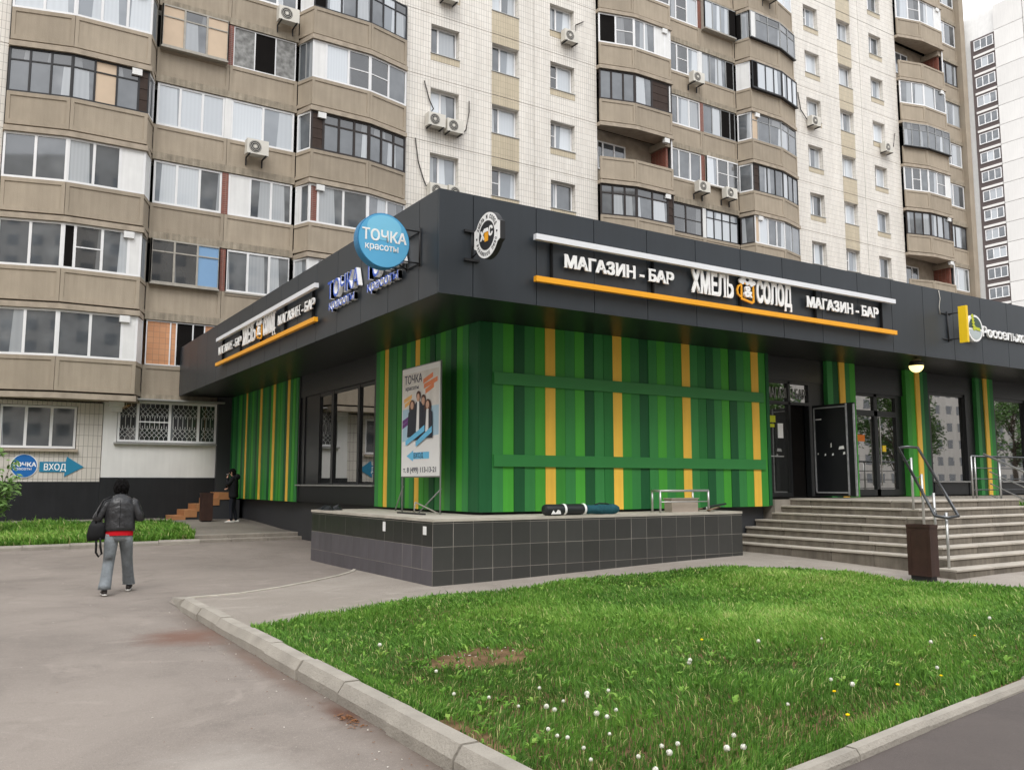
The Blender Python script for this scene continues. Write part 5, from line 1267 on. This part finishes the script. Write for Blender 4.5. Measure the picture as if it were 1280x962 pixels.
# ---- small scraps blown about the asphalt
def scraps(name, n, m, seed, size, f):
    r = random.Random(seed); mb = MB()
    for k in range(n):
        x, y, z = f(r); a = r.uniform(0, 6.28); w_, h_ = size*r.uniform(.4,1.2), size*r.uniform(.2,.7); c, q = math.cos(a), math.sin(a); t = r.uniform(0,.6)*size
        mb.add([(x-c*w_,y-q*w_,z+.003),(x+q*h_,y-c*h_,z+.003+t),(x+c*w_,y+q*w_,z+.004),(x-q*h_,y+c*h_,z+.005+t*.4)], [(0,1,2,3)])
    o = link(name, mb.mesh(name, m)); o['kind'] = 'stuff'
M_scr = mat('pale scraps', srgb(220,214,202), .8, .2, .2, 30); M_dlf = mat('dry leaves', srgb(128,88,58), .8, .2, .4, 20)
near_kerb = lambda r: (-5.5-abs(r.gauss(0,.22)), r.uniform(-11,-1.5), 0)
scraps('paper_litter', 70, M_scr, 1, .012, lambda r: near_kerb(r) if r.random() < .6 else (r.uniform(-10,-5.6), r.uniform(-11,6), 0))
scraps('leaf_litter', 150, M_dlf, 2, .010, lambda r: near_kerb(r) if r.random() < .75 else (r.uniform(-10,-5.6), r.uniform(-11,4), 0))
scraps('leaf_litter', 70, M_dlf, 3, .017, lambda r: (-5.55-abs(r.gauss(0,.05)), -7.75+r.gauss(0,.1), 0))
scraps('petal_litter', 26, M_scr, 5, .013, lambda r: (-3.85+r.gauss(0,.3), -6.72+r.gauss(0,.12), .105))
# ---- shrub at the left edge
def leafy(center, n, rad, size, seed, squash=(1,1,1)):
    r = random.Random(seed); mb = MB()
    for k in range(n):
        d = Vector((r.gauss(0,1), r.gauss(0,1), r.gauss(0,1))).normalized()*rad*(r.random()**.4); c = Vector(center)+Vector((d.x*squash[0], d.y*squash[1], d.z*squash[2]))
        a = Vector((r.gauss(0,1), r.gauss(0,1), r.gauss(-.3,.6))).normalized(); b = a.orthogonal().normalized(); s_ = size*r.uniform(.6,1.3)
        mb.add([c-a*s_, c+b*s_*.42+Vector((0,0,s_*.1)), c+a*s_, c-b*s_*.42+Vector((0,0,s_*.1))], [(0,1,2,3)])
    return mb
M_leaf = mat('shrub leaves', srgb(108,142,72), .55, .35, .25, 3); M_bark = mat('bark', srgb(88,76,64), .9, .2, .2, 8)
sh = thing('shrub', 'young leafy shrub reaching in at the left edge before the black plinth', 'shrub', (-7.45,13.2,.3))
mb = MB(); tips = []
rq = random.Random(14)
for k in range(11):
    an = rq.uniform(0,6.28); h = rq.uniform(.8,2.3); r_ = rq.uniform(.15,.85)
    p = [(-7.45+.05*math.cos(an), 13.2+.05*math.sin(an), .25), (-7.45+r_*.4*math.cos(an), 13.2+r_*.4*math.sin(an), .25+h*.55), (-7.45+r_*math.cos(an), 13.2+r_*math.sin(an), .25+h)]
    mb.tube(p, [.016,.011,.005], 5); tips += [(p[1],.2),(p[2],.24),(tuple((x+y)/2 for x, y in zip(p[1],p[2])),.22)]
part(sh, 'branches', mb, M_bark)
mb = MB()
for i, (c, r_) in enumerate(tips): q = leafy(c, 26, r_, .085, i); mb.add(q.v, q.f)
part(sh, 'foliage', mb, M_leaf)

# ================================================================ PEOPLE
M_skin = mat('skin', srgb(205,160,136), .6, .35, .06, 20); M_lea = mat('black leather', srgb(42,42,44), .36, .5, .25, 9, .9, 11); M_jean = mat('grey blue denim', srgb(128,134,138), .9, .15, .22, 7, .9, 16, streak=.16)
M_redc = mat('red cotton', srgb(190,22,34), .85, .2, .08, 10); M_hair = mat('dark hair', srgb(16,14,14), .75, .12, .2, 30, .5, 60); M_shoe = mat('dark shoe', srgb(52,46,44), .6, .35, .1, 12); M_sole = mat('white rubber', srgb(222,220,214), .6, .3, .05)
M_blk = mat('black cloth', srgb(26,27,30), .85, .25, .15, 8, .5, 25); M_nav = mat('dark slim denim', srgb(34,36,44), .8, .25, .15, 8, .4, 30); M_bagm = mat('black nylon', srgb(24,24,26), .7, .3, .15, 10)
def skin_body(name, V, E, rad, root, m):
    me = bpy.data.meshes.new(name); me.from_pydata(V, E, []); o = bpy.data.objects.new(name, me); COL.objects.link(o)
    md = o.modifiers.new('s', 'SKIN'); sv = me.skin_vertices[0].data
    for i, r in enumerate(rad): sv[i].radius = (r, r) if not isinstance(r, tuple) else r
    for s_ in sv: s_.use_root = False
    sv[root].use_root = True; md.use_smooth_shade = True
    o.modifiers.new('d', 'SUBSURF').levels = 2
    dg = bpy.context.evaluated_depsgraph_get(); m2 = bpy.data.meshes.new_from_object(o.evaluated_get(dg)); bpy.data.objects.remove(o); bpy.data.meshes.remove(me)
    m2.materials.clear(); m2.materials.append(m); m2.name = name; m2.polygons.foreach_set('use_smooth', [True]*len(m2.polygons)); return m2
def person(label, loc, rz, J, top, legs, shoe, cloth):
    """J: joints in metres, x to the person's right, y forward"""
    t = thing('person', label, 'person', loc, None, rz)
    V, E, Rd = [], [], []
    def v(p, r, par=None):
        V.append(tuple(p)); Rd.append(r)
        if par is not None: E.append((par, len(V)-1))
        return len(V)-1
    pe = v(J['pelvis'], .11); sp = v(J['chest'], .13, pe); nk = v(J['neck'], .055, sp); hd0 = v(J['head']-Vector((0,0,.04)), (.072,.085), nk); hd1 = v(J['head']+Vector((0,0,.06)), (.07,.085), hd0)
    for s in ('l', 'r'):
        a = v(J['sh'+s], .055, sp); b = v(J['el'+s], .042, a); c = v(J['wr'+s], .028, b)
        d = (J['wr'+s]-J['el'+s]).normalized(); f = J.get('fw'+s, d); f = f.normalized(); side_ = f.cross(Vector((0,0,1)) if abs(f.z) < .9 else Vector((0,1,0))).normalized(); pal = J['wr'+s]+f*.055
        pv = v(pal, .026, c)
        for k, (o_, ln) in enumerate(((-.028,.062),(-.010,.075),(.009,.07),(.027,.055))):
            q = v(pal+side_*o_+f*.035, .009, pv); q = v(pal+side_*o_*1.15+f*(.035+ln*.55)+Vector((0,0,-.012)), .008, q); v(pal+side_*o_*1.1+f*(.03+ln*.85)+Vector((0,0,-.035)), .007, q)
        q = v(pal-side_*.035+f*-.01, .011, pv); v(pal-side_*.055+f*.03, .009, q)
        h = v(J['hp'+s], .08, pe); kn = v(J['kn'+s], .052, h); an = v(J['an'+s], .036, kn); v(J['an'+s]+J['ft'+s]*.13-Vector((0,0,.045)), .03, an)
    me = skin_body('body', V, E, Rd, pe, M_skin); link('body', me, t)
    # face: nose, eyes, mouth, ears grown onto the head
    hd = J['head']; F = J.get('face', Vector((0,1,0))).normalized(); Rr = F.cross(Vector((0,0,1))).normalized(); fc = MB()
    fc.ball(tuple(hd+F*.088+Vector((0,0,-.015))), (.014,.014,.02), 8, 5); link('nose', fc.mesh('nose', M_skin), t)
    for s in (-1, 1):
        q = MB(); q.ball(tuple(hd+Rr*s*.078+Vector((0,0,-.01))), (.012,.02,.028), 8, 5); link('ear', q.mesh('ear', M_skin), t)
        q = MB(); q.ball(tuple(hd+F*.083+Rr*s*.032+Vector((0,0,.012))), (.009,.009,.006), 8, 5); link('eye', q.mesh('eye', M_hair), t)
    q = MB(); q.ball(tuple(hd+F*.084+Vector((0,0,-.055))), (.02,.012,.005), 8, 5); link('mouth', q.mesh('mouth', mat('lips', srgb(150,90,80), .5, .3)), t)
    cloth(t, J)
    return t
def shoes(t, J, m, ml=.27):
    for s in ('l', 'r'):
        f = J['ft'+s]; a = J['an'+s]; heel = a-f*.09; g0 = a.z-.085; mb = MB()
        mb.loft([(heel+Vector((0,0,-.05)),(.036,.03),(0,0,1)),(a+f*.0+Vector((0,0,-.035)),(.05,.042),(0,0,1)),(a+f*.08+Vector((0,0,-.048)),(.037,.044),(0,0,1)),(a+f*.16+Vector((0,0,-.06)),(.024,.044),(0,0,1)),(a+f*.2+Vector((0,0,-.066)),(.012,.03),(0,0,1))], 12)
        so = link('shoe', mb.mesh('shoe', m), t)
        mb = MB(); mb.loft([(heel-f*.012+Vector((0,0,-.078)),(.012,.03),(0,0,1)),(a+Vector((0,0,-.078)),(.014,.043),(0,0,1)),(a+f*.09+Vector((0,0,-.08)),(.013,.047),(0,0,1)),(a+f*.18+Vector((0,0,-.08)),(.012,.044),(0,0,1)),(a+f*.212+Vector((0,0,-.076)),(.009,.03),(0,0,1))], 12)
        link('sole', mb.mesh('sole', M_sole), so)
X_ = Vector((0,1,0))
def tors(zs, ylean=0.): return [(Vector((x, y+ylean*(z-.95), z)), (ry, rx), (0,1,0)) for z, rx, ry, x, y in zs]
# -- walker seen from behind
V3 = lambda x, y, z: Vector((x, y, z))
J = dict(pelvis=V3(0,0,.97), chest=V3(0,.05,1.28), neck=V3(0,.08,1.48), head=V3(0,.125,1.60), face=V3(0,1,-.35),
    shl=V3(-.17,.06,1.40), ell=V3(-.315,-.02,1.15), wrl=V3(-.27,.2,1.04), shr=V3(.17,.06,1.40), elr=V3(.29,.0,1.15), wrr=V3(.13,.25,1.20), fwr=V3(-.6,.6,.3),
    hpl=V3(-.095,0,.93), knl=V3(-.125,.03,.50), anl=V3(-.165,-.16,.095), ftl=V3(-.1,1,0).normalized(), hpr=V3(.09,0,.93), knr=V3(.13,.20,.51), anr=V3(.175,.40,.10), ftr=V3(.12,1,.1).normalized())
def walker(t, J):
    mb = MB()
    mb.loft(tors([(.80,.15,.10,0,.0),(.86,.18,.12,0,.0),(.93,.185,.125,0,0),(1.0,.18,.12,0,0)]), 16)
    for s, sx in (('l',-1),('r',1)):
        h, k, a = J['hp'+s], J['kn'+s], J['an'+s]
        mb.loft([(h+V3(0,0,-.02),(.115,.105),X_),(h.lerp(k,.35),(.108,.102),X_),(h.lerp(k,.75),(.092,.09),X_),(h.lerp(k,.93),(.09,.086),X_),(k,(.084,.084),X_),(k.lerp(a,.2),(.09,.084),X_),(k.lerp(a,.42),(.085,.083),X_),(k.lerp(a,.7),(.092,.086),X_),(k.lerp(a,.86),(.098,.09),X_),(a+V3(0,-.01,.03),(.10,.09),X_),(a+V3(0,-.01,.0),(.105,.094),X_)], 14)
    link('jeans', mb.mesh('jeans', M_jean), t)
    mb = MB(); mb.loft(tors([(.875,.20,.135,0,0),(.92,.203,.138,0,0),(.985,.198,.135,0,0)], .1), 18, False); link('shirt_hem', mb.mesh('shirt_hem', M_redc), t)
    mb = MB()
    mb.loft(tors([(.945,.222,.152,0,0),(.99,.222,.15,0,0),(1.1,.218,.146,0,0),(1.22,.226,.146,0,.0),(1.33,.228,.142,0,.0),(1.41,.205,.125,0,.0),(1.455,.15,.10,0,.01),(1.49,.085,.08,0,.02),(1.525,.075,.072,0,.03)], .12), 20)
    for s in ('l', 'r'):
        a, b, c = J['sh'+s], J['el'+s], J['wr'+s]; y = V3(0,1,0)
        mb.loft([(a+V3(-.03 if s == 'r' else .03,0,.0),(.07,.075),y),(a.lerp(b,.12),(.088,.088),y),(a.lerp(b,.3),(.08,.08),y),(a.lerp(b,.5),(.082,.08),y),(a.lerp(b,.7),(.074,.072),y),(a.lerp(b,.88),(.077,.075),y),(b,(.072,.07),y),(b.lerp(c,.15),(.07,.068),y),(b.lerp(c,.6),(.054,.052),y),(c,(.046,.044),y)], 12)
    jk = link('jacket', mb.mesh('jacket', M_lea), t)
    mb = MB(); mb.box(-.004,.004,-.112,-.108,1.0,1.42) if False else mb.tube([(0,-.143,.97),(0,-.132,1.1),(0,-.11,1.25),(0,-.095,1.36),(0,-.075,1.42)], .005, 5); link('seam', mb.mesh('seam', M_bagm), jk)
    mb = MB(); h = J['head']; rq = random.Random(3)
    mb.ball((h.x, h.y-.012, h.z+.02), (.108,.118,.124), 18, 12, -.8, 1.)
    for k in range(150):
        an = rq.uniform(0, 6.283); zz = rq.uniform(-.08,.12); q = math.sqrt(max(0,1-(zz/.13)**2)); c = V3(h.x+.104*q*math.cos(an), h.y-.015+.113*q*math.sin(an), h.z+.01+zz)
        if c.y > h.y+.06 and zz < .05: continue
        mb.ball(tuple(c), (.014,.014,.03), 6, 4)
    link('hair', mb.mesh('hair', M_hair), t)
    shoes(t, J, M_shoe, .3)
pw_ = person('person walking away in a black leather jacket, red shirt and grey jeans', (-5.96,.82,.002), -R(8), J, None, None, None, walker)
# bag hanging on the walker's left side
bg_ = thing('shoulder_bag', 'black shoulder bag hanging at the left side of the walking person', 'bag', (-5.96,.82,0)); bg_.rotation_euler = (0,0,-R(8))
mb = MB(); mb.loft([(V3(-.36,.02,.82),(.05,.13),(0,1,0)),(V3(-.37,.02,.90),(.07,.14),(0,1,0)),(V3(-.36,.02,1.02),(.07,.13),(0,1,0)),(V3(-.34,.02,1.1),(.045,.11),(0,1,0))], 10)
for v_ in range(len(mb.v)): x, y, z = mb.v[v_]; mb.v[v_] = (x-.05*(1.1-z)+.06, y-.04, z)
link('bag_body', mb.mesh('bag_body', M_bagm), bg_)
mb = MB(); mb.tube([(-.33,.1,1.08),(-.30,.07,1.25),(-.22,.06,1.44),(-.12,.0,1.47)], .014, 6); mb.tube([(-.33,-.06,1.08),(-.31,-.09,1.25),(-.24,-.05,1.42),(-.14,-.02,1.475)], .014, 6); link('strap', mb.mesh('strap', M_bagm), bg_)
mb = MB(); mb.tube([(-.26,-.09,.86),(-.25,-.08,.72),(-.23,-.06,.62),(-.27,-.06,.575),(-.31,-.06,.64),(-.31,-.06,.75),(-.32,-.05,.86)], .016, 6); link('strap', mb.mesh('strap', M_bagm), bg_)
# -- smoker in profile, facing left
J2 = dict(pelvis=V3(0,0,.95), chest=V3(0,-.01,1.28), neck=V3(0,.015,1.49), head=V3(0,.06,1.615), face=V3(0,1,-.1),
    shl=V3(-.17,-.01,1.41), ell=V3(-.2,.16,1.17), wrl=V3(-.07,.20,1.42), fwl=V3(.35,-.15,.8), shr=V3(.17,-.01,1.41), elr=V3(.2,.0,1.13), wrr=V3(.06,.2,1.09), fwr=V3(-.9,.3,0),
    hpl=V3(-.085,0,.92), knl=V3(-.10,.05,.50), anl=V3(-.12,.02,.09), ftl=V3(-.1,1,0).normalized(), hpr=V3(.085,0,.92), knr=V3(.09,-.01,.50), anr=V3(.10,-.10,.09), ftr=V3(.2,1,0).normalized())
def smoker(t, J):
    mb = MB(); mb.loft(tors([(.80,.13,.10,0,0),(.9,.165,.12,0,0),(1.0,.16,.115,0,0)]), 14)
    for s in ('l', 'r'):
        h, k, a = J['hp'+s], J['kn'+s], J['an'+s]
        mb.loft([(h+V3(0,0,-.02),(.09,.085),X_),(h.lerp(k,.5),(.078,.074),X_),(k,(.06,.056),X_),(k.lerp(a,.35),(.062,.056),X_),(k.lerp(a,.8),(.048,.045),X_),(a+V3(0,0,-.02),(.05,.047),X_)], 12)
    link('trousers', mb.mesh('trousers', M_nav), t)
    mb = MB(); mb.loft(tors([(.80,.205,.15,0,-.01),(.86,.21,.155,0,-.01),(1.0,.20,.15,0,0),(1.2,.21,.155,0,0),(1.33,.212,.145,0,0),(1.42,.19,.125,0,0),(1.47,.12,.1,0,0),(1.51,.085,.085,0,.015)]), 18)
    for s in ('l', 'r'):
        a, b, c = J['sh'+s], J['el'+s], J['wr'+s]; y = V3(0,1,0)
        mb.loft([(a+V3(-.03 if s == 'r' else .03,0,0),(.07,.075),y),(a.lerp(b,.3),(.072,.072),y),(a.lerp(b,.85),(.062,.06),y),(b,(.062,.06),y),(b.lerp(c,.2),(.058,.056),y),(c,(.042,.042),y)], 12)
    link('jacket', mb.mesh('jacket', M_blk), t)
    mb = MB(); mb.ball((0,-.115,1.47), (.13,.085,.10), 14, 8); link('hood', mb.mesh('hood', M_blk), t)
    mb = MB(); h = J['head']; mb.ball((h.x, h.y-.018, h.z+.022), (.09,.105,.112), 16, 10, -.6, 1.); mb.ball((h.x, h.y-.05, h.z-.04), (.082,.075,.10), 14, 8); link('hair', mb.mesh('hair', M_hair), t)
    shoes(t, J, M_sole)
person('person standing in profile in a black hooded jacket, hand raised to the mouth', (-.62,14.8,.405), R(57.7+8), J2, None, None, None, smoker)
ci = MB(); q = Matrix.Rotation(R(65.7), 4, 'Z'); p0 = q @ V3(-.015,.165,1.555); p1 = q @ V3(-.02,.235,1.55); off = V3(-.62,14.8,.405)
ci.tube([p0+off, p1+off], .005, 6); tagm(link('cigarette', ci.mesh('cigarette', M_paper)), 'cigarette in the raised hand of the standing person', 'cigarette')

# ================================================================ ACROSS THE ROAD (reflected in the shop glass; blocks added to hide low sky)
M_opp = tile_mat('opposite block panels', srgb(214,208,198), srgb(222,216,206), srgb(150,144,136), 3.2, 2.88, .15)
def opp_block(lab, a0, a1, b0, b1, h, face):
    t = thing('apartment_block', lab, 'apartment block', ((a0+a1)/2, (b0+b1)/2, 0))
    mb = MB(); mb.box(a0, a1, b0, b1, 0, h); part(t, 'wall', mb, M_opp)
    gl_ = MB(); fr_ = MB(); n = int(h/2.884)
    L = (a1-a0) if face == 'y' else (b1-b0); k = int(L/3.2)
    for j in range(n-1):
        for i in range(k):
            s = .9+i*3.2; z = 1.6+2.884*j
            if face == 'y': gl_.box(a0+s, a0+s+1.5, b1, b1+.02, z, z+1.45); fr_.box(a0+s+.7, a0+s+.8, b1+.02, b1+.05, z, z+1.45)
            else: gl_.box(a1, a1+.02, b0+s, b0+s+1.5, z, z+1.45)
    o = part(t, 'windows', gl_, M_gd); o['kind'] = 'stuff'
    return t
opp_block('long pale block added across the road, hiding low sky and reflected in the shop windows', -70, 215, -84, -70, 46, 'y')
opp_block('unseen pale block added left of the driveway to hide low sky', -62, -48, -50, 40, 40, 'x')
M_tleaf = mat('tree leaves', srgb(84,116,58), .6, .3, .3, .8); 
def tree():
    t = thing('street_tree', 'leafy street tree across the road, reflected in the shop windows', 'tree', (0,0,0), 'street trees across the road')
    mb = MB(); mb.tube([(0,0,0),(.05,.02,2.2),(0,.1,4.2),(.2,0,6.5)], [.22,.18,.13,.05], 8); rq = random.Random(2); lf_ = MB()
    for k in range(26):
        an = rq.uniform(0,6.28); z = rq.uniform(2.6,7.8); r_ = (1-abs(z-5)/4.2)*2.6*rq.uniform(.5,1.1); c = (r_*math.cos(an), r_*math.sin(an), z)
        mb.tube([(0,.05,max(2,z-1.6)), (c[0]*.6,c[1]*.6,z-.4), c], [.06,.035,.012], 5); q = leafy(c, 110, .95, .17, k); lf_.add(q.v, q.f)
    part(t, 'trunk', mb, M_bark); part(t, 'crown', lf_, M_tleaf); return t
t0 = tree()
for i, (a, b, s_) in enumerate(((40,-28,1.0),(58,-30,1.1),(70,-36,1.2),(96,-40,1.3),(110,-44,1.2))):
    o = t0 if i == 0 else copy_tree(t0); o.location = (a, b, 0); o.scale = (s_,s_,s_*1.1); o.rotation_euler = (0,0,i*1.3)
